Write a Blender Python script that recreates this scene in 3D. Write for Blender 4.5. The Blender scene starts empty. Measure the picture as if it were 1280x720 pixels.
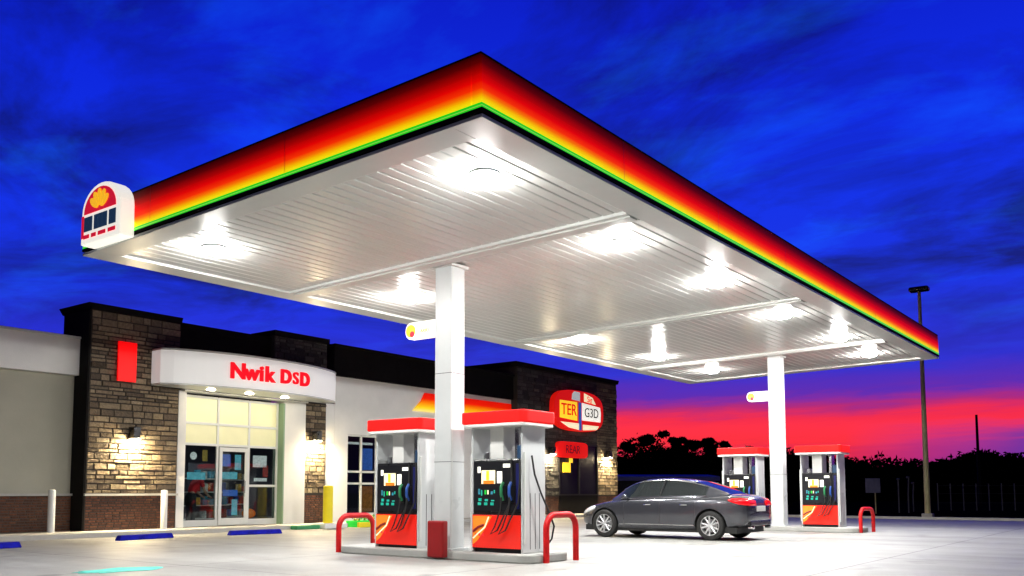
import bpy, bmesh, math, random
from mathutils import Vector, Matrix
from mathutils.bvhtree import BVHTree
random.seed(7)
PI = math.pi
SC = bpy.context.scene
COL = SC.collection

# ------------------------------------------------------------------ helpers
def lin(r, g, b):
    f = lambda c: (c/255/12.92) if c/255 <= .04045 else ((c/255+.055)/1.055)**2.4
    return (f(r), f(g), f(b), 1)

def link(o, parent=None):
    COL.objects.link(o)
    if parent is not None: o.parent = parent
    return o

def tag(o, label=None, cat=None, group=None, kind=None):
    if label: o['label'] = label
    if cat: o['category'] = cat
    if group: o['group'] = group
    if kind: o['kind'] = kind
    return o

def thing(name, label, cat, loc=(0, 0, 0), rotz=0, group=None):
    o = bpy.data.objects.new(name, None)
    link(o); o.location = loc; o.rotation_euler = (0, 0, rotz); o.empty_display_size = .1
    return tag(o, label, cat, group)

class MB:
    """collects shapes, then builds ONE mesh object"""
    def __init__(s): s.v = []; s.f = []; s.m = []
    def add(s, vs, fs, m=0):
        n = len(s.v); s.v += [tuple(v) for v in vs]
        for f in fs: s.f.append([n+i for i in f]); s.m.append(m)
    def box(s, x0, x1, y0, y1, z0, z1, m=0):
        s.add([(x0,y0,z0),(x1,y0,z0),(x1,y1,z0),(x0,y1,z0),(x0,y0,z1),(x1,y0,z1),(x1,y1,z1),(x0,y1,z1)],
              [(0,3,2,1),(4,5,6,7),(0,1,5,4),(1,2,6,5),(2,3,7,6),(3,0,4,7)], m)
        return s
    def tube(s, pts, r, n=10, m=0, r2=None):
        pts = [Vector(p) for p in pts]; k = len(pts); rings = []
        prev = None
        for i, p in enumerate(pts):
            d = (pts[min(i+1,k-1)] - pts[max(i-1,0)]).normalized()
            if prev is None:
                a = Vector((0,0,1)) if abs(d.z) < .9 else Vector((1,0,0))
                u = d.cross(a).normalized()
            else:
                u = (prev - d*prev.dot(d)).normalized()
            prev = u; w = d.cross(u)
            rr = r if r2 is None else r + (r2-r)*i/(k-1)
            rings.append([p + (u*math.cos(2*PI*j/n) + w*math.sin(2*PI*j/n))*rr for j in range(n)])
        vs = [v for R in rings for v in R]; fs = []
        for i in range(k-1):
            for j in range(n):
                fs.append((i*n+j, i*n+(j+1)%n, (i+1)*n+(j+1)%n, (i+1)*n+j))
        fs.append(tuple(range(n))[::-1]); fs.append(tuple((k-1)*n+j for j in range(n)))
        s.add(vs, fs, m); return s
    def lathe(s, prof, c=(0,0,0), n=24, m=0, axis='z', caps=True):
        vs = []; fs = []
        for (r, h) in prof:
            for j in range(n):
                a = 2*PI*j/n
                if axis == 'z': vs.append((c[0]+r*math.cos(a), c[1]+r*math.sin(a), c[2]+h))
                elif axis == 'x': vs.append((c[0]+h, c[1]+r*math.cos(a), c[2]+r*math.sin(a)))
                else: vs.append((c[0]+r*math.sin(a), c[1]+h, c[2]+r*math.cos(a)))
        k = len(prof)
        for i in range(k-1):
            for j in range(n):
                fs.append((i*n+j, i*n+(j+1)%n, (i+1)*n+(j+1)%n, (i+1)*n+j))
        if caps and prof[0][0] > 1e-4: fs.append(tuple(range(n))[::-1])
        if caps and prof[-1][0] > 1e-4: fs.append(tuple((k-1)*n+j for j in range(n)))
        s.add(vs, fs, m); return s
    def prism(s, poly, a0, a1, axis='y', m=0):
        """poly of 2-D points extruded along an axis: y -> (x,z), x -> (y,z), z -> (x,y)"""
        def P(p, a): return {'y': (p[0], a, p[1]), 'x': (a, p[0], p[1]), 'z': (p[0], p[1], a)}[axis]
        n = len(poly)
        s.add([P(p, a0) for p in poly] + [P(p, a1) for p in poly],
              [tuple(range(n)), tuple(range(2*n-1, n-1, -1))] + [(i, n+i, n+(i+1) % n, (i+1) % n) for i in range(n)], m)
        return s
    def build(s, name, mats, parent=None, bevel=0, smooth=None, segs=2, fix=True, loc=None):
        me = bpy.data.meshes.new(name); me.from_pydata(s.v, [], s.f)
        if not isinstance(mats, (list, tuple)): mats = [mats]
        for m in mats: me.materials.append(m)
        me.polygons.foreach_set('material_index', s.m)
        if fix:
            bm = bmesh.new(); bm.from_mesh(me); bmesh.ops.recalc_face_normals(bm, faces=bm.faces); bm.to_mesh(me); bm.free()
        if smooth:
            me.polygons.foreach_set('use_smooth', [True]*len(me.polygons)); me.set_sharp_from_angle(angle=math.radians(smooth))
        o = bpy.data.objects.new(name, me); link(o, parent)
        if loc: o.location = loc
        if bevel:
            b = o.modifiers.new('bevel', 'BEVEL'); b.width = bevel; b.segments = segs; b.limit_method = 'ANGLE'; b.angle_limit = .6
            b.harden_normals = False
        return o

def copy_tree(o, parent=None):
    c = o.copy(); COL.objects.link(c); c.parent = parent
    for ch in list(o.children): copy_tree(ch, c)
    return c

def bake(o):
    """apply modifiers without operators"""
    dg = bpy.context.evaluated_depsgraph_get(); dg.update()
    me = bpy.data.meshes.new_from_object(o.evaluated_get(dg)); o.modifiers.clear(); o.data = me
    return o

# ------------------------------------------------------------------ materials
M = {}
def mat(name, col, rough=.5, metal=0, var=0, vscale=3, bump=0, bscale=20, emit=None, estr=0, spec=.5, coat=0, rvar=0, obj=False):
    m = bpy.data.materials.new(name); m.use_nodes = True; nt = m.node_tree; N = nt.nodes; L = nt.links
    b = N['Principled BSDF']; c = tuple(col[:3])+(1,)
    b.inputs['Base Color'].default_value = c; b.inputs['Roughness'].default_value = rough
    b.inputs['Metallic'].default_value = metal; b.inputs['Specular IOR Level'].default_value = spec
    b.inputs['Coat Weight'].default_value = coat; b.inputs['Coat Roughness'].default_value = .03
    tc = N.new('ShaderNodeTexCoord')
    if var or rvar:
        nz = N.new('ShaderNodeTexNoise'); nz.inputs['Scale'].default_value = vscale; nz.inputs['Detail'].default_value = 7
        nz.inputs['Roughness'].default_value = .6
        L.new(tc.outputs['Object'], nz.inputs['Vector'])
        if var:
            r = N.new('ShaderNodeValToRGB'); L.new(nz.outputs['Fac'], r.inputs['Fac'])
            r.color_ramp.elements[0].position = .3; r.color_ramp.elements[1].position = .7
            r.color_ramp.elements[0].color = tuple(x*(1-var) for x in c[:3])+(1,)
            r.color_ramp.elements[1].color = tuple(min(1, x*(1+var*.6)) for x in c[:3])+(1,)
            L.new(r.outputs['Color'], b.inputs['Base Color'])
        if rvar:
            mr = N.new('ShaderNodeMapRange'); L.new(nz.outputs['Fac'], mr.inputs['Value'])
            mr.inputs['From Min'].default_value = .3; mr.inputs['From Max'].default_value = .7
            mr.inputs['To Min'].default_value = max(.02, rough-rvar); mr.inputs['To Max'].default_value = rough+rvar
            L.new(mr.outputs['Result'], b.inputs['Roughness'])
    if bump:
        n2 = N.new('ShaderNodeTexNoise'); n2.inputs['Scale'].default_value = bscale; n2.inputs['Detail'].default_value = 5
        L.new(tc.outputs['Object'], n2.inputs['Vector'])
        bp = N.new('ShaderNodeBump'); bp.inputs['Strength'].default_value = bump; bp.inputs['Distance'].default_value = .02
        L.new(n2.outputs['Fac'], bp.inputs['Height']); L.new(bp.outputs['Normal'], b.inputs['Normal'])
    if emit:
        b.inputs['Emission Color'].default_value = tuple(emit[:3])+(1,); b.inputs['Emission Strength'].default_value = estr
    M[name] = m; return m

def glass(name, tint=(.9,.95,.95), refl=1.0, through=.85):
    m = bpy.data.materials.new(name); m.use_nodes = True; nt = m.node_tree; N = nt.nodes; L = nt.links
    N.remove(N['Principled BSDF']); out = N['Material Output']
    t = N.new('ShaderNodeBsdfTransparent'); t.inputs['Color'].default_value = tuple(through*x for x in tint)+(1,)
    g = N.new('ShaderNodeBsdfGlossy'); g.inputs['Roughness'].default_value = .02; g.inputs['Color'].default_value = (refl,)*3+(1,)
    fr = N.new('ShaderNodeFresnel'); fr.inputs['IOR'].default_value = 1.33
    mx = N.new('ShaderNodeMixShader'); L.new(fr.outputs[0], mx.inputs[0]); L.new(t.outputs[0], mx.inputs[1]); L.new(g.outputs[0], mx.inputs[2])
    L.new(mx.outputs[0], out.inputs['Surface']); M[name] = m; return m

white = mat('white_paint', (.80,.80,.77), .35, var=.06, vscale=1.2, bump=.03, rvar=.08)
soffit = mat('soffit_white', (.64,.65,.62), .24, var=.03, vscale=.8, rvar=.02, bump=.06, bscale=1.6, spec=.6)
trimw = mat('trim_white', (.66,.68,.65), .3, var=.04)
colm = mat('column_paint', (.60,.62,.62), .35, var=.07, vscale=1.5, bump=.03, rvar=.1)
stucco = mat('stucco_white', (.86,.85,.81), .8, var=.08, vscale=.9, bump=.25, bscale=60)
stuccog = mat('stucco_beige', (.42,.41,.33), .85, var=.1, vscale=.7, bump=.25, bscale=60)
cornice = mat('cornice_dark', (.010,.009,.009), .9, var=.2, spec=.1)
blackp = mat('black_plastic', (.012,.012,.014), .3, rvar=.1)
dark = mat('dark_metal', (.010,.010,.013), .4, spec=.25)
redp = mat('red_paint', (.58,.006,.008), .45, spec=.3, var=.3, vscale=7, rvar=.08, coat=0)
redlit = mat('red_lit_panel', (.7,.01,.01), .5, spec=.15, emit=(.9,.01,.005), estr=.55)
redlow = mat('red_cabinet_panel', (.75,.015,.006), .3, emit=(.9,.01,.0), estr=.25, coat=.3)
redguard = mat('red_guard_paint', (.30,.006,.008), .4, var=.1)
orange = mat('orange_print', (.9,.28,.02), .4, var=.25, vscale=9, emit=(1,.22,.01), estr=.25)
yellow = mat('yellow_paint', (.85,.70,.01), .45, var=.08)
ylit = mat('yellow_lit', (.9,.6,.02), .4, emit=(1,.62,.02), estr=.9)
wlit = mat('white_lit', (.85,.85,.78), .4, emit=(1,.97,.86), estr=.8)
navy = mat('navy_print', (.02,.05,.11), .35, var=.4, vscale=30, emit=(.02,.06,.12), estr=.4)
pinkr = mat('crimson_print', (.6,.01,.03), .35, emit=(.75,.01,.03), estr=.7)
gold = mat('gold_print', (.9,.55,.02), .35, var=.3, vscale=25, emit=(1,.5,.01), estr=.85)
tealp_ = None
greenp = mat('green_print', (.02,.45,.05), .4, emit=(0,.5,.02), estr=.6)
tealp = mat('teal_lit_button', (.02,.4,.3), .3, emit=(.0,.30,.20), estr=.6)
creamlit = mat('cream_screen', (.8,.72,.5), .3, emit=(1,.88,.55), estr=.8)
gripg = mat('green_grip', (.02,.22,.08), .45)
gripb = mat('blue_grip', (.02,.08,.35), .45)
rubber = mat('rubber', (.015,.015,.015), .7)
steel = mat('steel', (.55,.56,.58), .25, metal=1, rvar=.08)
blue_stop = mat('blue_stop_paint', (.006,.008,.34), .8, spec=.15, var=.5, vscale=6, bump=.2)
greenpaint = mat('green_kerb_paint', (.03,.25,.10), .6, var=.2)
kerb = mat('kerb_concrete', (.46,.45,.42), .8, var=.12, vscale=3, bump=.2)
mull = mat('window_frame_white', (.74,.75,.72), .35)
green_edge = mat('green_reveal', (.22,.34,.22), .5)
spandrel = mat('cream_spandrel', (.70,.68,.42), .25, var=.04, emit=(1,.93,.50), estr=.22)
poleM = mat('galvanised_pole', (.42,.38,.20), .5, var=.2, vscale=2)
paintc = mat('car_paint', (.066,.068,.082), .24, metal=.5, coat=1.0)
glassd = mat('car_glass', (.012,.016,.018), .03, spec=.9)
chrome = mat('chrome', (.75,.75,.78), .12, metal=1)
alloy = mat('alloy_wheel', (.75,.76,.78), .38, metal=.7)
tail = mat('tail_lamp', (.6,.003,.005), .25, coat=.3, spec=.2, emit=(.8,.0,.01), estr=.5)
headl = mat('head_lamp', (.6,.62,.65), .08, coat=1)
plate = mat('number_plate', (.7,.7,.68), .4)
floorM = mat('store_floor', (.25,.24,.22), .3)
wallin = mat('store_wall', (.10,.10,.12), .7)
skinM = mat('skin', (.42,.24,.17), .6); hairM = mat('hair', (.02,.015,.01), .7)
shirtM = mat('red_shirt', (.62,.015,.02), .8); trouM = mat('dark_trousers', (.015,.017,.022), .9)
pumpkinM = mat('pumpkin_skin', (.75,.20,.01), .5, emit=(1,.2,.0), estr=.15)
bark = mat('bark', (.010,.008,.006), .95, bump=.4)
leaf = mat('leaf_dark', (.006,.008,.004), 1, var=.4, vscale=1.5, spec=0)
roofb = mat('blue_roof', (.10,.10,.45), .5)
shedw = mat('shed_wall', (.03,.03,.04), .8)
fenceM = mat('fence_grey', (.10,.10,.12), .6)
signback = mat('road_sign_face', (.20,.20,.34), .5, var=.2, vscale=4)
lensM = mat('lamp_lens', (1,1,1), .3, emit=(1,.99,.955), estr=830)
soffitlamp = mat('soffit_lamp_lens', (1,1,1), .3, emit=(1,.86,.62), estr=60)
sconceL = mat('sconce_lens', (1,1,1), .3, emit=(1,.80,.48), estr=3200)
storeL = mat('store_light_lens', (1,1,1), .3, emit=(.9,.95,1), estr=14)
for i, c in enumerate([(.05,.35,.5),(.6,.62,.6),(.03,.08,.4),(.55,.05,.04),(.6,.4,.05),(.06,.3,.12)]):
    mat('carton_%d' % i, c, .5, var=.4, vscale=14)
mat('poster_blue', (.03,.10,.4), .4, var=.5, vscale=7, emit=(.03,.12,.5), estr=.5)
mat('poster_teal', (.10,.4,.5), .4, var=.5, vscale=9, emit=(.1,.45,.55), estr=.5)
mat('poster_white', (.7,.75,.72), .4, var=.5, vscale=18, emit=(.7,.75,.75), estr=.45)
mat('poster_brown', (.25,.09,.02), .4, var=.7, vscale=9, emit=(.4,.14,.02), estr=.25)
gl = glass('window_glass'); 

def stone_mat(name, ramp, rough=.85):
    m = bpy.data.materials.new(name); m.use_nodes = True; nt = m.node_tree; N = nt.nodes; L = nt.links; b = N['Principled BSDF']
    g = N.new('ShaderNodeNewGeometry'); r = N.new('ShaderNodeValToRGB'); L.new(g.outputs['Random Per Island'], r.inputs['Fac'])
    r.color_ramp.interpolation = 'LINEAR'
    e = r.color_ramp.elements
    while len(e) < len(ramp): e.new(.5)
    for i, c in enumerate(ramp): e[i].position = i/(len(ramp)-1); e[i].color = tuple(c)+(1,)
    tc = N.new('ShaderNodeTexCoord'); nz = N.new('ShaderNodeTexNoise'); nz.inputs['Scale'].default_value = 14; nz.inputs['Detail'].default_value = 8
    L.new(tc.outputs['Object'], nz.inputs['Vector'])
    mx = N.new('ShaderNodeMix'); mx.data_type = 'RGBA'; mx.blend_type = 'MULTIPLY'; mx.inputs[0].default_value = .7
    r2 = N.new('ShaderNodeValToRGB'); L.new(nz.outputs['Fac'], r2.inputs['Fac']); r2.color_ramp.elements[0].position = .3; r2.color_ramp.elements[0].color = (.45,.45,.45,1); r2.color_ramp.elements[1].position = .65
    L.new(r.outputs['Color'], mx.inputs[6]); L.new(r2.outputs['Color'], mx.inputs[7]); L.new(mx.outputs[2], b.inputs['Base Color'])
    bp = N.new('ShaderNodeBump'); bp.inputs['Strength'].default_value = .7; bp.inputs['Distance'].default_value = .03
    L.new(nz.outputs['Fac'], bp.inputs['Height']); L.new(bp.outputs['Normal'], b.inputs['Normal']); b.inputs['Roughness'].default_value = rough
    M[name] = m; return m
stoneM = stone_mat('stacked_stone', [(.07,.05,.03),(.20,.145,.09),(.30,.23,.14),(.11,.08,.055),(.25,.19,.12),(.38,.30,.19),(.09,.065,.045)])
stoneD = stone_mat('dark_stone', [(.03,.028,.027),(.06,.055,.05),(.10,.09,.08),(.045,.04,.04)])
brickM = stone_mat('brown_brick', [(.09,.030,.014),(.15,.052,.024),(.07,.025,.014),(.18,.07,.032)])
mortar = mat('mortar', (.035,.03,.027), .95, bump=.3)
mortarb = mat('brick_mortar', (.08,.06,.05), .95, bump=.3)

# concrete forecourt
def concrete():
    m = bpy.data.materials.new('forecourt_concrete'); m.use_nodes = True; nt = m.node_tree; N = nt.nodes; L = nt.links; b = N['Principled BSDF']
    tc = N.new('ShaderNodeTexCoord')
    def noise(s, d=6, vec=None, r=.55):
        n = N.new('ShaderNodeTexNoise'); n.inputs['Scale'].default_value = s; n.inputs['Detail'].default_value = d; n.inputs['Roughness'].default_value = r
        L.new(vec or tc.outputs['Object'], n.inputs['Vector']); return n
    big = noise(.22); mid = noise(1.3); fine = noise(30, 4)
    mp = N.new('ShaderNodeMapping'); mp.inputs['Scale'].default_value = (.9,.12,1); L.new(tc.outputs['Object'], mp.inputs['Vector'])
    streak = noise(1.0, 5, mp.outputs[0])
    def ramp(src, p0, p1, c0, c1):
        r = N.new('ShaderNodeValToRGB'); L.new(src.outputs['Fac'], r.inputs['Fac']); e = r.color_ramp.elements
        e[0].position = p0; e[1].position = p1; e[0].color = (c0,)*3+(1,); e[1].color = (c1,)*3+(1,); return r
    def mul(a, c, f=1):
        x = N.new('ShaderNodeMix'); x.data_type = 'RGBA'; x.blend_type = 'MULTIPLY'; x.inputs[0].default_value = f
        L.new(a, x.inputs[6]); L.new(c, x.inputs[7]); return x.outputs[2]
    base = N.new('ShaderNodeRGB'); base.outputs[0].default_value = (.40,.398,.375,1)
    c = mul(base.outputs[0], ramp(big, .35, .65, .82, 1).outputs[0])
    c = mul(c, ramp(mid, .35, .7, .86, 1).outputs[0]); c = mul(c, ramp(streak, .35, .6, .76, 1).outputs[0]); c = mul(c, ramp(fine, .3, .6, .9, 1).outputs[0])
    oil = noise(.7, 3); c = mul(c, ramp(oil, .28, .36, .62, 1).outputs[0])
    # saw-cut joints
    br = N.new('ShaderNodeTexBrick'); br.offset = 0; br.inputs['Scale'].default_value = 1; br.inputs['Brick Width'].default_value = 4.0; br.inputs['Row Height'].default_value = 4.0
    br.inputs['Mortar Size'].default_value = .016; br.inputs['Mortar Smooth'].default_value = .1
    br.inputs['Color1'].default_value = (1,1,1,1); br.inputs['Color2'].default_value = (1,1,1,1); br.inputs['Mortar'].default_value = (.30,.30,.30,1)
    L.new(tc.outputs['Object'], br.inputs['Vector']); c = mul(c, br.outputs['Color'])
    L.new(c, b.inputs['Base Color'])
    rr = ramp(mid, .3, .7, .42, .7); L.new(rr.outputs[0], b.inputs['Roughness'])
    bp = N.new('ShaderNodeBump'); bp.inputs['Strength'].default_value = .15; bp.inputs['Distance'].default_value = .01
    L.new(fine.outputs['Fac'], bp.inputs['Height']); L.new(bp.outputs['Normal'], b.inputs['Normal']); return m
concM = concrete()
grassM = mat('dark_verge', (.010,.008,.006), .95, var=.5, vscale=.3, bump=.6, bscale=6, spec=0)

def band_mat(name, stops, z0, z1, estr, axis='Z'):
    """printed, back-lit stripe panel: colour by height on the panel"""
    m = bpy.data.materials.new(name); m.use_nodes = True; nt = m.node_tree; N = nt.nodes; L = nt.links; b = N['Principled BSDF']
    tc = N.new('ShaderNodeTexCoord'); sp = N.new('ShaderNodeSeparateXYZ'); L.new(tc.outputs['Object'], sp.inputs[0])
    mr = N.new('ShaderNodeMapRange'); L.new(sp.outputs[axis], mr.inputs['Value']); mr.inputs['From Min'].default_value = z0; mr.inputs['From Max'].default_value = z1
    r = N.new('ShaderNodeValToRGB'); L.new(mr.outputs['Result'], r.inputs['Fac']); e = r.color_ramp.elements
    while len(e) < len(stops): e.new(.5)
    for i, (p, c) in enumerate(stops): e[i].position = p; e[i].color = lin(*c)
    L.new(r.outputs['Color'], b.inputs['Base Color']); L.new(r.outputs['Color'], b.inputs['Emission Color'])
    b.inputs['Emission Strength'].default_value = estr; b.inputs['Roughness'].default_value = .6; b.inputs['Specular IOR Level'].default_value = .1; M[name] = m; return m
fasciaM = band_mat('fascia_print', [(0,(255,228,10)),(.07,(255,190,0)),(.16,(255,120,0)),(.26,(255,48,0)),(.42,(236,4,0)),(.62,(170,2,0)),(.82,(92,1,0)),(1,(44,0,0))], .16, .67, .85)
bannerM = band_mat('wall_banner_print', [(0,(255,235,150)),(.22,(255,215,30)),(.5,(255,130,0)),(.68,(245,30,0)),(1,(225,10,0))], 4.02, 4.78, .55)

# ------------------------------------------------------------------ camera
cam = bpy.data.cameras.new('camera'); co = bpy.data.objects.new('camera', cam); link(co)
co.location = (0, 0, 1.1); co.rotation_euler = (math.radians(90+4.751), 0, math.radians(37.336-90))
cam.lens = 31.601; cam.sensor_width = 36; cam.shift_x = .01452; cam.shift_y = .1262; cam.clip_end = 2000; cam.clip_start = .1
SC.camera = co

# ------------------------------------------------------------------ world
def world():
    w = bpy.data.worlds.new('World'); SC.world = w; w.use_nodes = True; nt = w.node_tree; N = nt.nodes; L = nt.links
    bg = N['Background']; out = N['World Output']
    tc = N.new('ShaderNodeTexCoord'); nrm = N.new('ShaderNodeVectorMath'); nrm.operation = 'NORMALIZE'; L.new(tc.outputs['Generated'], nrm.inputs[0])
    sp = N.new('ShaderNodeSeparateXYZ'); L.new(nrm.outputs[0], sp.inputs[0])
    def math_(op, a, b=None, cl=False):
        n = N.new('ShaderNodeMath'); n.operation = op; n.use_clamp = cl
        for i, x in enumerate((a, b)):
            if x is None: continue
            if isinstance(x, (int, float)): n.inputs[i].default_value = x
            else: L.new(x, n.inputs[i])
        return n.outputs[0]
    z = sp.outputs['Z']
    # cloud plane coordinates: direction carried to a flat layer overhead
    den = math_('ADD', math_('MAXIMUM', z, 0), .10)
    px = math_('DIVIDE', sp.outputs['X'], den); py = math_('DIVIDE', sp.outputs['Y'], den)
    cmb = N.new('ShaderNodeCombineXYZ'); L.new(px, cmb.inputs[0]); L.new(py, cmb.inputs[1])
    def noise(scale, detail, rough, mapping=None, off=(0,0,0), dist=0):
        mp = N.new('ShaderNodeMapping'); mp.inputs['Location'].default_value = off
        if mapping: mp.inputs['Scale'].default_value = mapping; mp.inputs['Rotation'].default_value = (0,0,math.radians(-37))
        L.new(cmb.outputs[0], mp.inputs['Vector'])
        n = N.new('ShaderNodeTexNoise'); n.inputs['Scale'].default_value = scale; n.inputs['Detail'].default_value = detail; n.inputs['Roughness'].default_value = rough
        n.inputs['Distortion'].default_value = dist
        L.new(mp.outputs[0], n.inputs['Vector']); return n.outputs['Fac']
    n1 = noise(1.9, 9, .62, (1,.75,1), (3.1,1.7,0), .5)
    n2 = noise(2.6, 7, .6, (1.0,.6,1), (7.3,2.2,0), .2)
    # elevation jittered by the low cloud bands
    zz = math_('ADD', z, math_('MULTIPLY', math_('SUBTRACT', n2, .5), .030))
    r = N.new('ShaderNodeValToRGB'); L.new(math_('MULTIPLY', zz, 2.0), r.inputs['Fac']); e = r.color_ramp.elements
    stops = [(.0,(150,24,80)),(.085,(225,30,75)),(.105,(250,36,62)),(.135,(255,36,68)),(.158,(242,28,74)),(.182,(175,24,120)),(.208,(88,28,178)),(.265,(34,36,208)),(.42,(8,44,225)),(.60,(2,44,232)),(.8,(0,34,222)),(1,(0,24,200))]
    while len(e) < len(stops): e.new(.5)
    for i, (p, c) in enumerate(stops): e[i].position = p; e[i].color = lin(*c)
    # dark clouds
    cr = N.new('ShaderNodeValToRGB'); L.new(n1, cr.inputs['Fac']); cr.color_ramp.elements[0].position = .38; cr.color_ramp.elements[1].position = .60
    cr.color_ramp.elements[0].color = (.22,.22,.27,1); cr.color_ramp.elements[1].color = (1,1,1,1)
    hi = math_('MULTIPLY', math_('SUBTRACT', z, .11), 9, True)   # clouds only above the red band
    mx = N.new('ShaderNodeMix'); mx.data_type = 'RGBA'; mx.blend_type = 'MULTIPLY'; L.new(hi, mx.inputs[0]); L.new(r.outputs[0], mx.inputs[6]); L.new(cr.outputs[0], mx.inputs[7])
    # lit edges
    er = N.new('ShaderNodeValToRGB'); L.new(n2, er.inputs['Fac']); er.color_ramp.elements[0].position = .50; er.color_ramp.elements[1].position = .85
    er.color_ramp.elements[0].color = (0,0,0,1); er.color_ramp.elements[1].color = (.0,.07,.36,1)
    ad = N.new('ShaderNodeMix'); ad.data_type = 'RGBA'; ad.blend_type = 'ADD'; L.new(hi, ad.inputs[0]); L.new(mx.outputs[2], ad.inputs[6]); L.new(er.outputs[0], ad.inputs[7])
    # sunset side kept full; unseen sky overhead and behind dimmed to cut blue light
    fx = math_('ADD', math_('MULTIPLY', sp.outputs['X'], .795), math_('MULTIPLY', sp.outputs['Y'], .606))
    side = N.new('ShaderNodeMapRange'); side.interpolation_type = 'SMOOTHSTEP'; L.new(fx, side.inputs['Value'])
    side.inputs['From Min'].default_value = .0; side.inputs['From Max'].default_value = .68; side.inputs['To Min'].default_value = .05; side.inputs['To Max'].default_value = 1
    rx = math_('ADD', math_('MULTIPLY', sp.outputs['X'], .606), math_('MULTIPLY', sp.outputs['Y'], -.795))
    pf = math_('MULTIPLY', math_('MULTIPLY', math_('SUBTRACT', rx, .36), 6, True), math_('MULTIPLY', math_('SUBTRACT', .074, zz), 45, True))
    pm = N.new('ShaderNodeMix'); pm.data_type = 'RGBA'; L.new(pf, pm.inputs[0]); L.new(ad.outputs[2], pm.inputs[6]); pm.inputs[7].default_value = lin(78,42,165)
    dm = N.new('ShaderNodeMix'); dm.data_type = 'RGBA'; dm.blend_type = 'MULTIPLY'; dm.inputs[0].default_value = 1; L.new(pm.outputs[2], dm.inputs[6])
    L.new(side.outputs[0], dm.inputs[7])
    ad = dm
    # below the horizon: dark land
    lo = math_('LESS_THAN', z, -.002)
    m2 = N.new('ShaderNodeMix'); m2.data_type = 'RGBA'; L.new(lo, m2.inputs[0]); L.new(ad.outputs[2], m2.inputs[6]); m2.inputs[7].default_value = (.004,.004,.006,1)
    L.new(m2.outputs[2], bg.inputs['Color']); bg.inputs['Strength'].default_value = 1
    sky = N.new('ShaderNodeTexSky'); sky.sky_type = 'NISHITA'; sky.sun_disc = False; sky.sun_elevation = math.radians(-3); sky.sun_rotation = math.radians(60)
    b2 = N.new('ShaderNodeBackground'); L.new(sky.outputs[0], b2.inputs['Color']); b2.inputs['Strength'].default_value = .05
    a = N.new('ShaderNodeAddShader'); L.new(bg.outputs[0], a.inputs[0]); L.new(b2.outputs[0], a.inputs[1]); L.new(a.outputs[0], out.inputs['Surface'])
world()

# ------------------------------------------------------------------ ground
tag(MB().add([(-400,-400,-.12),(900,-400,-.12),(900,900,-.12),(-400,900,-.12)], [(0,1,2,3)]) or None, kind=None) if False else None
g = MB(); g.add([(-400,-400,-.10),(900,-400,-.10),(900,900,-.10),(-400,900,-.10)], [(0,1,2,3)]); tag(g.build('ground', grassM), kind='structure')
g = MB(); g.box(-30,39.2,-30,60,-.25,0); tag(g.build('forecourt', concM), kind='structure')
g = MB(); g.box(39.2,39.4,-30,60,-.25,.10); tag(g.build('forecourt_kerb', kerb, bevel=.02), kind='structure')
g = MB(); g.box(-20,39.0,20.9,22.0,-.2,.12); tag(g.build('pavement', kerb, bevel=.02), kind='structure')

# ------------------------------------------------------------------ canopy
CX0, CY0, CZ, CL, CW = 7.211, 5.701, 5.077, 22.268, 8.158
def cz(x, y): return CZ + .0646*(x-CX0)/CL - .1808*(y-CY0)/CW
can = thing('fuel_canopy', 'huge white-soffit filling station canopy with glowing red, orange, yellow and green fascia', 'canopy', (CX0, CY0, CZ))
can.rotation_euler = (-.02216, -.0029, 0)
FH = .70
blk = mat('fascia_black', (.006,.005,.006), .8, spec=.08)
def fascia(x0,x1,y0,y1):
    f = MB(); f.box(x0,x1,y0,y1,.135,.675); o = f.build('fascia_panel', fasciaM, can, bevel=.008)
    return o
T = .14
sides = [(0,CL,0,T),(0,T,T,CW),(CL-T,CL,T,CW),(T,CL-T,CW-T,CW)]
for s_ in sides:
    o = fascia(*s_)
    x0,x1,y0,y1 = s_; k = 1
    while k*3.05 < (x1-x0 if x1-x0 > 1 else y1-y0):
        d_ = k*3.05; b = MB()
        if x1-x0 > 1: b.box(x0+d_,x0+d_+.006,y0-.0015 if y0 == 0 else y1,(y0 if y0 == 0 else y1+.0015),.14,.67)
        else: b.box(x0-.0015 if x0 == 0 else x1,(x0 if x0 == 0 else x1+.0015),y0+d_,y0+d_+.006,.14,.67)
        k += 1; b.build('panel_joint', redguard, o)
    x0,x1,y0,y1 = s_; e = .006
    b = MB(); b.box(x0-e if x0==0 else x0, x1+e if x1==CL else x1, y0-e if y0==0 else y0, y1+e if y1==CW else y1, .675,.69); b.build('top_trim', blk, o)
    b = MB(); b.box(x0-e if x0==0 else x0, x1+e if x1==CL else x1, y0-e if y0==0 else y0, y1+e if y1==CW else y1, .034,.078); b.build('bottom_trim', blk, o)
    b = MB(); b.box(x0,x1,y0,y1,.078,.098,0); b.box(x0,x1,y0,y1,.098,.108,1); b.box(x0,x1,y0,y1,.108,.135,0)
    b.build('light_line', [mat('green_line',(.03,.6,.02),.4,emit=(.01,.62,.01),estr=.9) if 'green_line' not in M else M['green_line'], M['pale_line'] if 'pale_line' in M else mat('pale_line',(.4,.8,.2),.4,emit=(.35,.8,.1),estr=.7)], o)
# perimeter soffit frame, stepped
b = MB()
for (x0,x1,y0,y1) in [(.0,CL,.0,.42),(.0,.42,.42,CW-.42),(CL-.42,CL,.42,CW-.42),(.0,CL,CW-.42,CW)]: b.box(x0,x1,y0,y1,-.03,.012)
b.build('soffit_border', trimw, can, bevel=.006)
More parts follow.
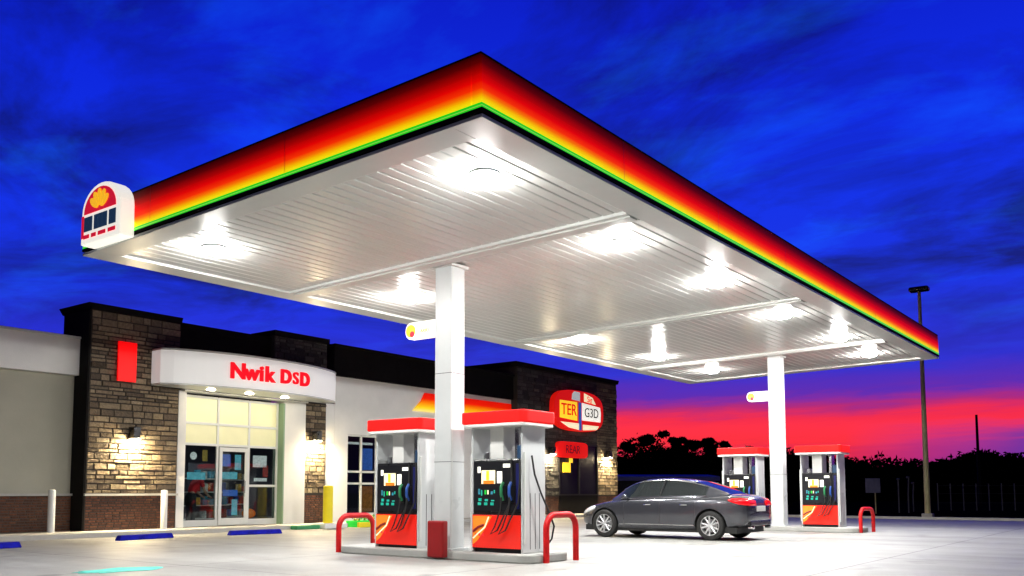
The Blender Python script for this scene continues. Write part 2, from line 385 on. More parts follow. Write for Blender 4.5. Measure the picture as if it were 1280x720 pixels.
# ribbed deck: one sheet, flutes run along the length
b = MB(); prof = []; y = .42; i = 0
while y < CW-.42-.001:
    w = .203
    prof += [(y, .020), (y+.010, .012), (y+w-.032, .012+random.uniform(0,.003)), (y+w-.022, .020), (y+w-.016, .026), (y+w-.006, .026)]
    y += w
n = len(prof); xs = [.42 + (CL-.84)*k/12 for k in range(13)]
vs = [(x, min(p[0], CW-.4), p[1]) for x in xs for p in prof]
fs = [(k*n+j, (k+1)*n+j, (k+1)*n+j+1, k*n+j+1) for k in range(12) for j in range(n-1)]
b.add(vs, fs); b.build('deck_panels', soffit, can, fix=False)
# roof above and beams
b = MB(); b.box(T,CL-T,T,CW-T,.30,.36); b.build('roof_sheet', dark, can)
for bx in (4.05, 11.3, 17.85):
    b = MB(); b.box(bx-.20,bx+.20,.42,CW-.42,-.035,.030,0); b.box(bx-.11,bx+.11,.42,CW-.42,-.06,-.036,0); b.build('cross_beam', trimw, can, bevel=.005)

# canopy lights ------------------------------------------------------------
LP = [((8.61,6.77),'front row light nearest the front corner of the canopy'),((12.36,6.96),'second canopy light of the front row, beyond the first ceiling beam'),
      ((15.9,6.87),'third canopy light of the front row'),((19.78,7.0),'fourth canopy light of the front row, above the top of the far column'),
      ((23.81,6.95),'fifth canopy light of the front row'),((27.16,7.1),'front row canopy light nearest the far right tip'),
      ((8.36,12.01),'back row canopy light nearest the arched corner sign'),((12.94,12.08),'back row canopy light left of the near column'),
      ((19.36,12.1),'back row canopy light between the two columns'),((23.3,11.9),'back row canopy light just left of the far column'),((27.01,11.9),'back row canopy light nearest the far back corner')]
lamp0 = None
for (x, y), lab in LP:
    if lamp0 is None:
        lamp0 = thing('canopy_light', lab, 'ceiling light', group='round lights under the canopy')
        b = MB(); b.lathe([(.197,.012),(.197,-.018),(.19,-.024),(.18,-.024)], n=28); b.build('housing', trimw, lamp0, smooth=40)
        b = MB(); b.lathe([(.194,-.025),(.185,-.05),(.135,-.078),(.06,-.092),(0.0,-.095)], n=28); b.build('lens', lensM, lamp0, smooth=60)
        l = lamp0
    else: l = copy_tree(lamp0)
    l['label'] = lab; l.location = (x, y, cz(x, y)); l.rotation_euler = can.rotation_euler

# columns --------------------------------------------------------------------
def column(x, y, h, lab):
    c = thing('canopy_column', lab, 'column', (x+.19, y+.19, 0), group='square columns holding the canopy')
    b = MB(); b.box(-.18,.18,-.18,.18,.12,h); b.build('shaft', colm, c, bevel=.012)
    b = MB()
    for z in (1.6, 3.1): b.box(-.183,.183,-.183,.183,z,z+.008)
    b.build('panel_seam', dark, c)
    b = MB(); b.box(-.155,-.135,-.186,-.1805,.13,h); b.build('corner_strip', trimw, c)
    b = MB(); b.box(-.24,.24,-.24,.24,.12,.17); b.build('base_plate', colm, c, bevel=.01)
    b = MB(); b.box(-.23,.23,-.23,.23,h-.05,h); b.build('collar', trimw, c, bevel=.01)
    return c
column(11.44, 9.70, 4.98, 'near square white column in the middle of the front pump island')
column(25.3, 9.08, 5.03, 'far square white column on the second pump island, behind the car')

# islands ---------------------------------------------------------------------
def rounded(x0,x1,y0,y1,r,n=6):
    P = []
    for cx,cy,a0 in ((x1-r,y1-r,0),(x0+r,y1-r,90),(x0+r,y0+r,180),(x1-r,y0+r,270)):
        for k in range(n+1):
            a = math.radians(a0+90*k/n); P.append((cx+r*math.cos(a), cy+r*math.sin(a)))
    return P
def island(x0,x1,y0,y1,lab):
    b = MB(); b.prism(rounded(x0,x1,y0,y1,.35), 0, .13, 'z'); o = b.build('pump_island', mat('island_concrete',(.40,.40,.38),.7,var=.15,vscale=2,bump=.2) if 'island_concrete' not in M else M['island_concrete'], bevel=.02); tag(o, lab, 'kerb island', 'raised concrete islands under the pumps'); return o
island(11.28,12.52,7.95,12.35,'near raised concrete island carrying the two front pumps')
island(25.1,26.35,7.0,11.7,'far raised concrete island carrying the pumps behind the car')

# fuel dispensers ----------------------------------------------------------------
def dispenser():
    t = thing('fuel_dispenser', '', 'fuel pump', group='fuel pumps on the islands')
    hl = .52; dx = .32   # half length (y), half depth (x)
    b = MB(); b.box(-dx+.03,dx-.03,-hl+.06,hl-.06,0,.06); b.build('plinth', dark, t)
    b = MB(); b.box(-dx+.01,dx-.01,-hl+.03,hl-.03,.06,.62); b.build('lower_cabinet', dark, t)
    for s in (-1,1):
        x0, x1 = sorted((s*(dx-.008), s*(dx+.012)))
        b = MB(); b.box(x0,x1,-hl+.035,hl-.035,.07,.60); lp = b.build('lower_panel', redlow, t, bevel=.006)
        xe0, xe1 = sorted((s*(dx+.0125), s*(dx+.016)))
        # printed orange graphic on the left-hand half of the panel, as seen from that side
        q = lambda y: -y*s*-1*-1
        b = MB(); b.prism([(q(.47),.58),(q(.08),.58),(q(.2),.40),(q(.38),.18),(q(.47),.12)], xe0, xe1, 'x'); b.build('orange_graphic', orange, lp)
        b = MB()
        pts = [(q(.46),.22),(q(.36),.30),(q(.22),.40),(q(.14),.57)]
        b.tube([(s*(dx+.018), p[0], p[1]) for p in pts], .012, 6)
        b.build('graphic_line', creamlit, lp)
        b = MB()
        b.tube([(s*(dx+.018), q(.46), .33), (s*(dx+.018), q(.36), .40), (s*(dx+.018), q(.24), .44)], .022, 6)
        b.build('graphic_blot', M['red_guard_paint'], lp)
        for k in range(3):
            b = MB(); b.box(*sorted((s*(dx+.016), s*(dx+.02))), *sorted((q(.42-.07*k), q(.385-.07*k))), .26, .30); b.build('small_print', pinkr, lp)
    # upper cabinet
    b = MB(); b.box(-dx+.02,dx-.02,-hl+.02,hl-.02,.62,1.50); b.build('upper_cabinet', blackp, t, bevel=.02)
    for s in (-1,1):
        X = lambda d: s*(dx-.018+d)
        q = lambda y: -y*s
        def pb(y0,y1,z0,z1,d0,d1,name,m,par=t,bev=.003):
            b = MB(); b.box(*sorted((X(d0),X(d1))), *sorted((q(y0),q(y1))), z0, z1); return b.build(name, m, par, bevel=bev)
        bez = pb(-.46,.46,.66,1.46,0,.018,'bezel',dark)
        scr = pb(.02,.30,1.10,1.32,.018,.026,'screen',creamlit)
        pb(.04,.26,1.10,1.155,.026,.029,'price_line',M['orange_print'],scr)
        pb(.14,.20,1.16,1.31,.026,.029,'picture',ylit,scr)
        pb(-.12,-.02,1.11,1.30,.018,.026,'advert',wlit)
        pb(-.28,-.14,1.36,1.42,.018,.026,'brand_plate',wlit)
        pb(.32,.38,1.28,1.38,.018,.026,'card_reader',wlit)
        for k in range(3):
            pb(.37-.13*k,.33-.13*k,.93,1.02-.02*k,.018,.024,'price_display',M['carton_0'] if k != 1 else greenp)
            pb(.31-.13*k,.285-.13*k,.91+.02*k,1.0,.018,.024,'price_display',M['teal_lit_button'] if k != 1 else creamlit)
            pb(.375-.13*k,.31-.13*k,.755,.80,.018,.028,'grade_button',tealp)
            pb(.36-.13*k,.30-.13*k,.82,.87-.015*k,.018,.028,'grade_button',tealp)
        pb(-.46,-.40,.70,1.42,.0185,.03,'side_label',M['navy_panel'] if 'navy_panel' in M else mat('navy_panel',(.012,.014,.10),.35,spec=.3))
        # nozzles in their boots on the right part
        for k in range(2):
            yy = -.16-.16*k
            nz = MB(); nz.box(*sorted((X(.018),X(.05))), *sorted((q(yy-.055),q(yy+.055))), .80, 1.08); no = nz.build('nozzle_boot', dark, t, bevel=.01)
            g_ = MB(); g_.tube([(X(.05),q(yy),.84),(X(.10),q(yy),.93),(X(.10),q(yy),1.05),(X(.05),q(yy),1.12)], .026, 8); g_.build('nozzle', gripg if k == 0 else gripb, no, smooth=50)
            h = MB(); yh = yy
            h.tube([(X(.09),q(yh),.90),(X(.13),q(yh-.01),.7),(X(.14),q(yh+.10),.42),(X(.12),q(yh+.20),.30),(X(.10),q(yh+.08),.36),(X(.08),q(yh-.16),.8),(X(.05),q(yh-.17),1.2),(X(.03),q(yh-.15),1.5)][::1], .013, 6)
            h.build('hose', rubber, t, smooth=60)
    # end panels
    for s in (-1,1):
        y0, y1 = sorted((s*hl, s*(hl-.035)))
        b = MB(); b.box(-dx,dx,y0,y1,.0,2.02); ep = b.build('end_panel', colm, t, bevel=.012)
        y0, y1 = sorted((s*(hl), s*(hl+.003)))
        b = MB()
        for xx in (-.12,.02,.14): b.box(xx,xx+.012,y0,y1,.06,.95)
        b.build('panel_groove', dark, ep)
        h = MB(); h.box(-.30,-.26,*sorted((s*(hl+.002),s*(hl+.03))),.15,1.6); h.build('edge_trim', trimw, ep, bevel=.004)
    # central mast and header equipment
    b = MB(); b.box(-.20,.20,-.05,.22,1.50,2.02); b.build('mast', white, t, bevel=.01)
    b = MB(); b.box(-.12,.12,-.30,-.22,1.5,2.02); b.build('hose_mast', steel, t, bevel=.01)
    b = MB(); b.box(-.22,.22,-.46,-.34,1.50,1.72); b.build('header_box', M['navy_print'], t, bevel=.01)
    b = MB(); b.box(-.15,.15,.28,.40,1.50,1.62); b.build('card_box', steel, t, bevel=.01)
    # red valance roof
    b = MB(); b.prism(rounded(-.47,.47,-.66,.66,.12), 2.075, 2.27, 'z'); v = b.build('valance', redlit, t, bevel=.02)
    b = MB(); b.prism(rounded(-.455,.455,-.645,.645,.12), 2.02, 2.068, 'z'); b.build('valance_underside', wlit if False else white, v, bevel=.008)
    return t
d0 = dispenser()
DS = [((11.86,8.82,.13),'near pump right of the white column, with a black hose hanging at its right end'),
      ((11.86,11.03,.11),'near pump left of the white column, in front of the store window'),
      ((25.75,8.10,.13),'far pump right of the far column, whole front visible'),
      ((25.75,10.42,.13),'far pump left of the far column, partly behind the grey car')]
for i, (p, lab) in enumerate(DS):
    d = d0 if i == 0 else copy_tree(d0)
    d.location = p; d['label'] = lab
# the extra hose seen at the near pump's end
h = MB(); h.tube([(-.12,-.56,1.55),(-.10,-.60,1.25),(.02,-.64,.95),(.18,-.70,.62),(.27,-.72,.42),(.29,-.66,.22),(.22,-.58,.06)], .016, 8)
h.build('loose_hose', rubber, d0, smooth=60)

# red guards --------------------------------------------------------------------
def hoop(p0, p1, h, lab, r=.05, rad=.22):
    p0 = Vector(p0); p1 = Vector(p1); d = (p1-p0); w = d.length; d.normalize()
    c = (p0+p1)/2; t = []
    t.append(Vector((0,0,0))+p0-c); t.append(p0-c+Vector((0,0,h-rad)))
    for k in range(1,7):
        a = PI/2*k/6; t.append(p0-c+d*(rad-rad*math.cos(a))+Vector((0,0,h-rad+rad*math.sin(a))))
    for k in range(0,7):
        a = PI/2*(1-k/6); t.append(p1-c-d*(rad-rad*math.cos(a))+Vector((0,0,h-rad+rad*math.sin(a))))
    t.append(p1-c)
    b = MB(); b.tube(t, r, 14); o = b.build('guard_hoop', redp, smooth=40); o.location = c
    return tag(o, lab, 'bollard', 'red pipe hoops guarding the pump islands')
hoop((11.46,12.40,0),(12.36,12.42,0),.66,'red pipe hoop guarding the left end of the near island, before the window')
hoop((11.64,7.92,0),(12.46,7.90,0),.74,'red pipe hoop guarding the right end of the near island, between pump and car')
hoop((25.35,7.0,0),(26.2,6.9,0),.64,'red pipe hoop at the far right end of the far island')
hoop((25.3,11.85,0),(26.2,11.85,0),.72,'red pipe hoop at the left end of the far island, hidden by the car')
b = MB(); b.box(-.07,.07,-.17,.17,0,.60); o = b.build('guard_post', redguard, bevel=.025, loc=(11.22,9.79,.03)); tag(o, 'dark red boxy guard post at the foot of the near column', 'guard post')
b = MB(); b.box(-.05,.05,-.05,.05,0,.66); o = b.build('guard_post', redp, bevel=.02, loc=(25.2,9.62,.13)); tag(o, 'slim red post just left of the far column foot', 'guard post')

# ------------------------------------------------------------------ text
def text(s, size, mat_, parent, M4, ext=.015, bold=.0, name='lettering'):
    cu = bpy.data.curves.new(name, 'FONT'); cu.body = s; cu.size = size; cu.extrude = ext; cu.offset = bold; cu.align_x = 'CENTER'; cu.align_y = 'CENTER'
    o = bpy.data.objects.new('tmp', cu); COL.objects.link(o); dg = bpy.context.evaluated_depsgraph_get(); dg.update()
    me = bpy.data.meshes.new_from_object(o.evaluated_get(dg)); COL.objects.unlink(o); bpy.data.objects.remove(o)
    me.transform(M4); me.materials.clear(); me.materials.append(mat_)
    r = bpy.data.objects.new(name, me); link(r, parent); return r
FACE_NY = Matrix.Rotation(PI/2, 4, 'X')                       # reads left-to-right along +X, facing -Y
FACE_NX = Matrix.Rotation(-PI/2, 4, 'Z') @ Matrix.Rotation(PI/2, 4, 'X')   # reads along -Y, facing -X

# column sign boxes ---------------------------------------------------------------
def blade(x, y0, y1, z0, z1, lab, txt):
    t = thing('blade_sign', lab, 'sign', (x, y0, (z0+z1)/2), group='white capsule signs on the canopy columns')
    L_ = y1-y0; h = (z1-z0)/2; P = [(0,-h),(0,h)]
    for k in range(0,9):
        a = PI/2 - PI*k/8; P.append((L_-h*.8+h*.8*math.cos(a), h*math.sin(a)))
    b = MB(); b.prism(P, -.06, .06, 'x'); b.build('box', wlit, t, bevel=.01)
    for s in (-1,):
        b = MB(); b.lathe([(h*.75,-.0005),(h*.75,-.006)], (-.06, L_-h*.9, 0), 20, axis='x'); b.build('orange_emblem', gold, t)
        b = MB(); b.lathe([(h*.36,-.006),(h*.36,-.011)], (-.06, L_-h*1.15, -h*.4), 12, axis='x')
        b.build('red_dot', pinkr, t)
        if txt: text(txt, h*.62, gold, t, Matrix.Translation((-.062, L_*.42, -h*.15)) @ FACE_NX, .003, .002)
    return t
blade(11.62, 10.07, 10.87, 3.78, 4.08, 'white rounded sign with orange emblem on the near column', 'ARRS')
blade(25.5, 9.45, 10.15, 3.74, 4.03, 'white rounded sign with yellow emblem on the far column', '')

# arched corner sign -----------------------------------------------------------------
cs = thing('corner_sign', 'white arched sign box on the left canopy corner with red arch and navy blocks', 'sign', (7.2, 12.88, 4.90)); cs.scale = (1,.76,.80)
W = .73
def archpoly(w, h0, h1, n=16, z0=0):
    P = [(-w, z0), (w, z0), (w*.98, h0)]
    for k in range(1, n):
        a = PI*k/n; P.append((w*.98*math.cos(a), h0+(h1-h0)*math.sin(a)))
    P.append((-w*.98, h0)); return P
b = MB(); b.prism(archpoly(W,.62,1.13), -.25, .0, 'x'); b.build('box', wlit, cs, bevel=.03)
def arc_part(w, z0, h1, n=16):
    P = [(-w, z0), (w, z0)]
    for k in range(1, n):
        a = PI*k/n; P.append((w*math.cos(a), z0+(h1-z0)*math.sin(a)))
    return P
b = MB(); b.prism(arc_part(.60,.58,1.04), -.262, -.251, 'x'); b.build('red_arch', pinkr, cs)
b = MB()
for k, a in enumerate((-58,-30,0,30,58)):
    r = math.radians(a); c_ = Vector((0, math.sin(r)*.22, .64+math.cos(r)*.20)); n = 14; P = []
    for j in range(n):
        t_ = 2*PI*j/n; u = .075*math.cos(t_); v = .165*math.sin(t_)
        P.append((c_.y + u*math.cos(r) + v*math.sin(r), c_.z - u*math.sin(r) + v*math.cos(r)))
    b.prism(P, -.274-.002*k, -.263, 'x')
b.build('yellow_emblem', gold, cs)
b = MB()
for (y0,y1) in ((-.60,-.36),(-.28,-.12),(-.105,.03),(.045,.20),(.28,.58)): b.box(-.263,-.251,y0,y1,.24,.52)
b.build('navy_blocks', navy, cs)
b = MB()
for (y0,y1) in ((-.60,-.33),(-.24,.04),(.12,.30),(.38,.60)): b.box(-.263,-.251,y0,y1,.10,.18)
b.build('red_dashes', pinkr, cs, bevel=.01)
b = MB(); b.box(-.262,-.251,.60,.68,.12,.56); b.build('red_edge', pinkr, cs)

# ------------------------------------------------------------------ the store
st = thing('convenience_store', 'white convenience store with stone piers, black parapet and curved entrance fascia', 'store', (11, 22.4, 0))
ox, oy = 11, 22.4
def sb(x0,x1,y0,y1,z0,z1,name,m,par=None,bevel=.0):
    b = MB(); b.box(x0-ox,x1-ox,y0-oy,y1-oy,z0,z1); return b.build(name, m, par or st, bevel=bevel)
def courses(x0,x1,z0,z1,y,name,m,hmin,hmax,lmin,lmax,gap,pro,par=None,side=None):
    b = MB(); z = z0
    while z < z1-.02:
        h = min(random.uniform(hmin,hmax), z1-z); x = x0
        if z1-z-h < hmin*.5: h = z1-z
        first = True
        while x < x1-.01:
            l = random.uniform(lmin,lmax)
            if first: l *= random.uniform(.4,1); first = False
            if x1-x-l < lmin*.6: l = x1-x
            p = random.uniform(*pro); j = lambda: random.uniform(-.006,.006) if pro[1] > .02 else 0
            a0,a1,c0,c1 = x+gap/2, x+l-gap/2, z+gap/2, z+h-gap/2; k = min(.012,h*.12)
            b.add([(a0-ox,y-oy+.03,c0),(a1-ox,y-oy+.03,c0),(a1-ox,y-oy+.03,c1),(a0-ox,y-oy+.03,c1),
                   (a0+k-ox,y-p-oy+j(),c0+k),(a1-k-ox,y-p-oy+j(),c0+k),(a1-k-ox,y-p-oy+j(),c1-k),(a0+k-ox,y-p-oy+j(),c1-k)],
                  [(4,5,6,7),(0,1,5,4),(1,2,6,5),(2,3,7,6),(3,0,4,7)])
            x += l
        z += h
    return b.build(name, m, par or st, fix=True)
# masses
sb(-8,11.75,22.65,34,0,5.02,'left_wing_wall',stuccog)
lw = sb(-8,11.72,22.42,22.649,4.08,5.02,'left_wing_fascia',stucco,bevel=.01)
sb(-8,11.72,22.38,22.66,5.022,5.08,'left_wing_coping',trimw,bevel=.01)
sb(-8,11.72,22.60,22.648,.12,1.00,'left_wing_brick_backing',mortarb)
courses(-.5,11.74,.12,1.0,22.60,'left_wing_brick',brickM,.066,.068,.2,.215,.010,(.006,.012))
sb(-8,11.73,22.52,22.6,1.002,1.06,'left_wing_sill',M['kerb_concrete'])
sb(11.75,14.32,22.0,23.4,0,5.76,'stone_pier_core',mortar)
p1 = courses(11.76,14.31,1.06,5.76,22.0,'stone_pier_facing',stoneM,.09,.19,.22,.6,.014,(.012,.045))
courses(11.76,14.31,.12,1.0,22.0,'stone_pier_brick',brickM,.066,.068,.2,.215,.010,(.006,.012))
sb(11.72,14.35,21.94,22.05,1.002,1.058,'stone_pier_sill',M['kerb_concrete'])
b = MB(); b.prism([(11.75-ox,5.762),(14.32-ox,5.762),(14.36-ox,5.93),(11.64-ox,5.93)], 21.93-oy, 23.5-oy, 'y'); b.build('stone_pier_cornice', cornice, st, bevel=.02)
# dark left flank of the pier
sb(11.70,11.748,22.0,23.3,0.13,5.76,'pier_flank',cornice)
# entrance bay
sb(14.33,18.2,22.9,23.1,3.85,5.80,'entrance_bay_wall',cornice)
sb(14.37,18.3,22.42,22.60,5.72,5.90,'entrance_bay_parapet',cornice)
sb(14.33,18.2,22.45,22.9,4.5,5.72,'entrance_bay_upper_wall',cornice)
sb(18.95,19.95,22.28,23.4,0,6.0,'small_pier_core',mortar)
courses(18.96,19.94,1.06,3.95,22.28,'small_pier_facing',stoneM,.09,.19,.2,.45,.014,(.012,.045))
courses(17.8,19.94,4.5,5.95,22.28,'small_pier_upper_facing',stoneD,.09,.19,.2,.45,.014,(.012,.045))
sb(17.8,18.95,22.285,23.3,4.5,5.96,'small_pier_upper_core',mortar)
courses(18.96,19.94,.12,1.0,22.28,'small_pier_brick',brickM,.066,.068,.2,.215,.010,(.006,.012))
sb(17.75,20.0,22.2,23.4,5.962,6.12,'small_pier_cornice',cornice)
# white jambs
sb(14.33,14.58,22.0,22.5,.12,3.9,'entrance_jamb',stucco,bevel=.01)
sb(18.08,18.95,22.1,22.6,.12,3.9,'entrance_jamb',stucco,bevel=.01)
sb(18.02,18.078,22.05,22.5,.12,3.84,'entrance_reveal',green_edge)
sb(19.95,20.35,22.3,22.8,.12,4.0,'wall_return',stucco,bevel=.01)
# long white wall
WY = 22.3
sb(20.35,20.95,WY,WY+.3,.0,4.95,'white_wall',stucco)
sb(20.95,25.2,WY,WY+.3,3.05,4.95,'white_wall',stucco)
sb(25.2,30.2,WY,WY+.3,0,4.95,'white_wall',stucco)
sb(20.95,25.2,WY,WY+.3,.0,.32,'white_wall',stucco)
sb(20.2,30.3,WY-.12,WY+.35,4.952,5.92,'black_parapet',cornice)
sb(20.15,30.35,WY-.2,WY+.4,5.922,6.0,'parapet_coping',cornice)
# dark stone block at the right
BY = 22.0
sb(30.2,38.5,BY,26,0,6.35,'dark_block_core',mortar)
courses(30.21,33.3,.95,6.3,BY,'dark_block_facing',stoneD,.1,.2,.25,.6,.014,(.012,.05))
courses(33.3,36.6,3.3,6.3,BY,'dark_block_facing',stoneD,.1,.2,.25,.6,.014,(.012,.05))
courses(36.6,38.49,.95,6.3,BY,'dark_block_facing',stoneM,.1,.2,.25,.6,.014,(.012,.05))
courses(30.21,33.3,.12,.9,BY,'dark_block_brick',brickM,.066,.068,.2,.215,.01,(.006,.012))
courses(36.6,38.49,.12,.9,BY,'dark_block_brick',brickM,.066,.068,.2,.215,.01,(.006,.012))
b = MB(); b.prism([(30.1-ox,6.352),(38.5-ox,6.352),(38.6-ox,6.55),(30.0-ox,6.55)], BY-.12-oy, 26.1-oy, 'y'); b.build('dark_block_cornice', cornice, st, bevel=.02)
wd = sb(33.3,36.6,BY-.012,BY-.002,.95,3.3,'dark_window',mat('unlit_window',(.008,.009,.012),.25,spec=.25))
b = MB()
for x in (33.3,34.95,36.54): b.box(x-ox,x+.06-ox,BY-.06-oy,BY-.013-oy,.95,3.3)
for z in (.95,3.24): b.box(33.36-ox,36.54-ox,BY-.06-oy,BY-.013-oy,z,z+.06)
b.build('frame', dark, wd)
sb(33.3,36.6,BY-.03,BY-.002,.12,.94,'window_apron',cornice)
# interior shell
sb(14.6,30,29.5,29.7,0,4.2,'back_wall',wallin); sb(14.6,30,22.62,29.5,.05,.12,'interior_floor',floorM); sb(14.6,30,22.62,29.5,3.3,3.4,'interior_ceiling',wallin)
sb(14.45,14.6,22.6,29.6,0,4.2,'interior_side_wall',wallin)
# roof sheet
sb(-8,11.7,22.7,34,5.0,5.015,'roof',dark)

# entrance glazing : frame, panes, spandrels, door
GY = 22.35
fr = MB()
def fb(x0,x1,z0,z1,d=.06): fr.box(x0-ox,x1-ox,GY-d-oy,GY-oy,z0,z1)
for x in (14.58,15.80,16.90): fb(x,x+.07,.12,3.84)
fb(17.95,18.02,.12,3.84)
for z in (.12,2.42,3.02,3.78): 
    for a,c in ((14.65,15.80),(15.87,16.90),(16.97,17.95)): fb(a,c,z,z+.07 if z != .12 else .30)
fb(16.97,17.95,1.25,1.32)
ef = fr.build('entrance_frame', mull, st, bevel=.004)
b = MB()
for a,c in ((14.65,15.80),(15.87,16.90),(16.97,17.95)):
    b.box(a-ox,c-ox,GY-.03-oy,GY-.02-oy,3.09,3.78); b.box(a-ox,c-ox,GY-.03-oy,GY-.02-oy,2.49,3.02)
b.build('spandrel_panes', spandrel, ef)
for a,c in ((14.65,15.80),(15.87,16.90)):
    b = MB(); b.box(a-ox,c-ox,GY-.03-oy,GY-.024-oy,.30,2.42); b.build('pane', gl, ef)
for z0,z1 in ((.3,1.25),(1.32,2.42)):
    b = MB(); b.box(16.97-ox,17.95-ox,GY-.03-oy,GY-.024-oy,z0,z1); b.build('pane', gl, ef)
# door leaf
b = MB(); DY = GY-.10
for x0,x1,z0,z1 in ((15.88,15.98,.14,2.40),(16.78,16.89,.14,2.40),(15.98,16.78,.14,.34),(15.98,16.78,2.28,2.40)): b.box(x0-ox,x1-ox,DY-oy,DY+.05-oy-.012,z0,z1)
dr = b.build('door', mull, st, bevel=.004)
b = MB(); b.tube([(16.73-ox,DY-.01-oy,.95),(16.73-ox,DY-.07-oy,.98),(16.73-ox,DY-.07-oy,1.42),(16.73-ox,DY-.01-oy,1.45)], .015, 8); b.build('handle', steel, dr)
# side window
fr = MB(); SY = WY+.06
for x in (20.95,21.62,22.35,23.8,25.13): fr.box(x-ox,x+.07-ox,SY-oy,SY+.08-oy,.32,3.05)
for z in (.32,1.35,1.75,2.98):
    for a in (21.02,22.42,23.87): fr.box(a-ox,a+(1.33 if a < 22 else (1.38 if a < 23 else 1.26))-ox,SY-oy,SY+.08-oy,z,z+.07)
sw = fr.build('side_window_frame', mull, st, bevel=.004)
b = MB()
for a in (21.02,22.42,23.87): b.box(a-ox,a+1.3-ox,SY+.04-oy,SY+.046-oy,.39,2.98)
b.build('pane', gl, sw)

# curved entrance fascia
NA = 24; A0x, A1x = 13.42, 19.75
def arcy(u): return 21.5 - .85*(1-(2*u-1)**2)**.75 + .12*u
P = [(A0x-ox, 22.3-oy)] + [(A0x+(A1x-A0x)*k/NA-ox, arcy(k/NA)-oy) for k in range(NA+1)] + [(A1x-ox, 22.4-oy)]
# part behind the pier front is kept clear of it
b = MB(); b.prism([(A0x-ox,21.93-oy)]+P[1:-1]+[(A1x-ox,21.98-oy)], 4.0, 4.88, 'z'); ec = b.build('entrance_canopy', mat('fascia_added_glow', (.82,.82,.79), .4, emit=(1,.97,.93), estr=.30), st, bevel=.015)  # faint glow added so the fascia reads whiter; no lamp behind it
b = MB(); b.prism([(A0x+.02-ox,21.93-oy)]+[(p[0]*.999, p[1]-.03) for p in P[1:-1]]+[(A1x-.02-ox,21.98-oy)], 4.88, 4.93, 'z'); b.build('coping', trimw, ec)
b = MB(); b.prism([(A0x+.02-ox,21.93-oy)]+[(p[0], p[1]-.02) for p in P[1:-1]]+[(A1x-.02-ox,21.98-oy)], 3.955, 3.998, 'z'); b.build('lower_lip', trimw, ec)
sb(14.5,18.95,21.985,22.44,3.905,3.95,'entrance_soffit',white)
word = 'Nwik DSD'; adv = {'N':.42,'w':.44,'i':.20,'k':.34,' ':.24,'D':.40,'S':.39}
tot = sum(adv[c] for c in word); x = 16.55 - tot/2; cuts = []
big = MB()
for c in word:
    a = adv[c]; xc = x + a/2; u = (xc-A0x)/(A1x-A0x); yy = arcy(u); th = math.atan2(arcy(u+.02)-arcy(u-.02), .04*(A1x-A0x))
    if c != ' ':
        M4 = Matrix.Translation((xc-ox, yy-oy-.03, 4.43)) @ Matrix.Rotation(th, 4, 'Z') @ FACE_NY
        M4 = M4 @ Matrix.Scale(1.05, 4, (1,0,0))
        text(c, {'D':.54,'S':.50}.get(c,.60), M['sign_letter_red'] if 'sign_letter_red' in M else mat('sign_letter_red', (.6,.005,.01), .5, spec=.1, emit=(.85,.0,.012), estr=.8), ec, M4, .03, .006 if c == 'S' else .022, 'letter')
    x += a
for px_ in (15.0, 16.3, 17.6):
    b = MB(); b.lathe([(.11,0),(.12,-.012),(.10,-.02),(0,-.02)], (px_-ox, 21.5-oy, 3.952), 18); b.build('soffit_lamp', soffitlamp, ec)

# red plaque on the pier
b = MB(); b.box(-.26,.26,-.05,0,-.52,.52); o = b.build('wall_plaque', redlit, bevel=.01, loc=(12.70,21.92,4.50)); tag(o, 'plain bright red upright panel high on the left stone pier', 'sign panel')
o.data.materials[0] = mat('plaque_red', (.8,.0,.0), .5, emit=(1,.0,.0), estr=.8)
# sconces
def sconce(x, y, z, lab, m=None):
    t = thing('wall_sconce', lab, 'wall light', (x, y, z), group='downlights on the stone walls')
    b = MB(); b.box(-.10,.10,-.26,-.0,-.02,.30); b.build('housing', blackp, t, bevel=.015)
    b = MB(); b.box(-.085,.085,-.25,-.09,-.032,-.022); b.build('lens', sconceL, t)
sconce(12.93, 21.94, 2.50, 'black wall light glowing on the left stone pier below the red panel')
sconce(32.55, 21.94, 2.75, 'wall light on the dark stone block, left of its window')
sconce(37.4, 21.94, 2.75, 'wall light on the dark stone block, right of its window')
sconce(19.4, 22.20, 2.75, 'wall light on the narrow pier right of the entrance')

# wall banner
b = MB(); b.prism([(24.1,4.06),(30.1,4.06),(30.1,4.76),(24.75,4.76),(24.55,4.45)], WY-.09, WY-.004, 'y'); o = b.build('wall_banner', bannerM, bevel=.01); tag(o, 'lit red to yellow striped band along the store wall under the black parapet', 'wall band')
# oval sign
sg = thing('oval_sign', 'glowing red rounded sign with yellow and white lettered blocks on the dark stone block', 'sign', (34.62, 21.8, 4.76)); sg.scale = (.95,1,.92)
def oval(w, h, n=40, e=2.6):
    P = []
    for k in range(n):
        a = 2*PI*k/n; c, s = math.cos(a), math.sin(a)
        P.append((w*math.copysign(abs(c)**(2/e), c), h*math.copysign(abs(s)**(2/e), s)))
    return P
b = MB(); b.prism(oval(2.2,1.0,40,3.0), -.12, .15, 'y'); b.build('box', redlit, sg, bevel=.02)
def sp_(poly, name, m, d=0): b = MB(); b.prism(poly, -.134-d, -.121, 'y'); return b.build(name, m, sg)
def rect(x0,x1,z0,z1): return [(x0,z0),(x1,z0),(x1,z1),(x0,z1)]
sp_([(-1.75,-.42),(-.25,-.50),(-.25,.42),(-1.75,.42)], 'yellow_block', ylit)
sp_([(.18,-.45),(1.88,-.45),(1.92,0),(1.85,.30),(.18,.42)], 'white_block', wlit)
sp_([(-.72,.52),(.0,.48),(.0,.92),(-.5,.94),(-.68,.8)], 'pale_patch', M['poster_white'])
sp_([(.38,.50),(1.45,.42),(1.15,.75),(.38,.92)], 'cream_patch', M['cream_screen'])
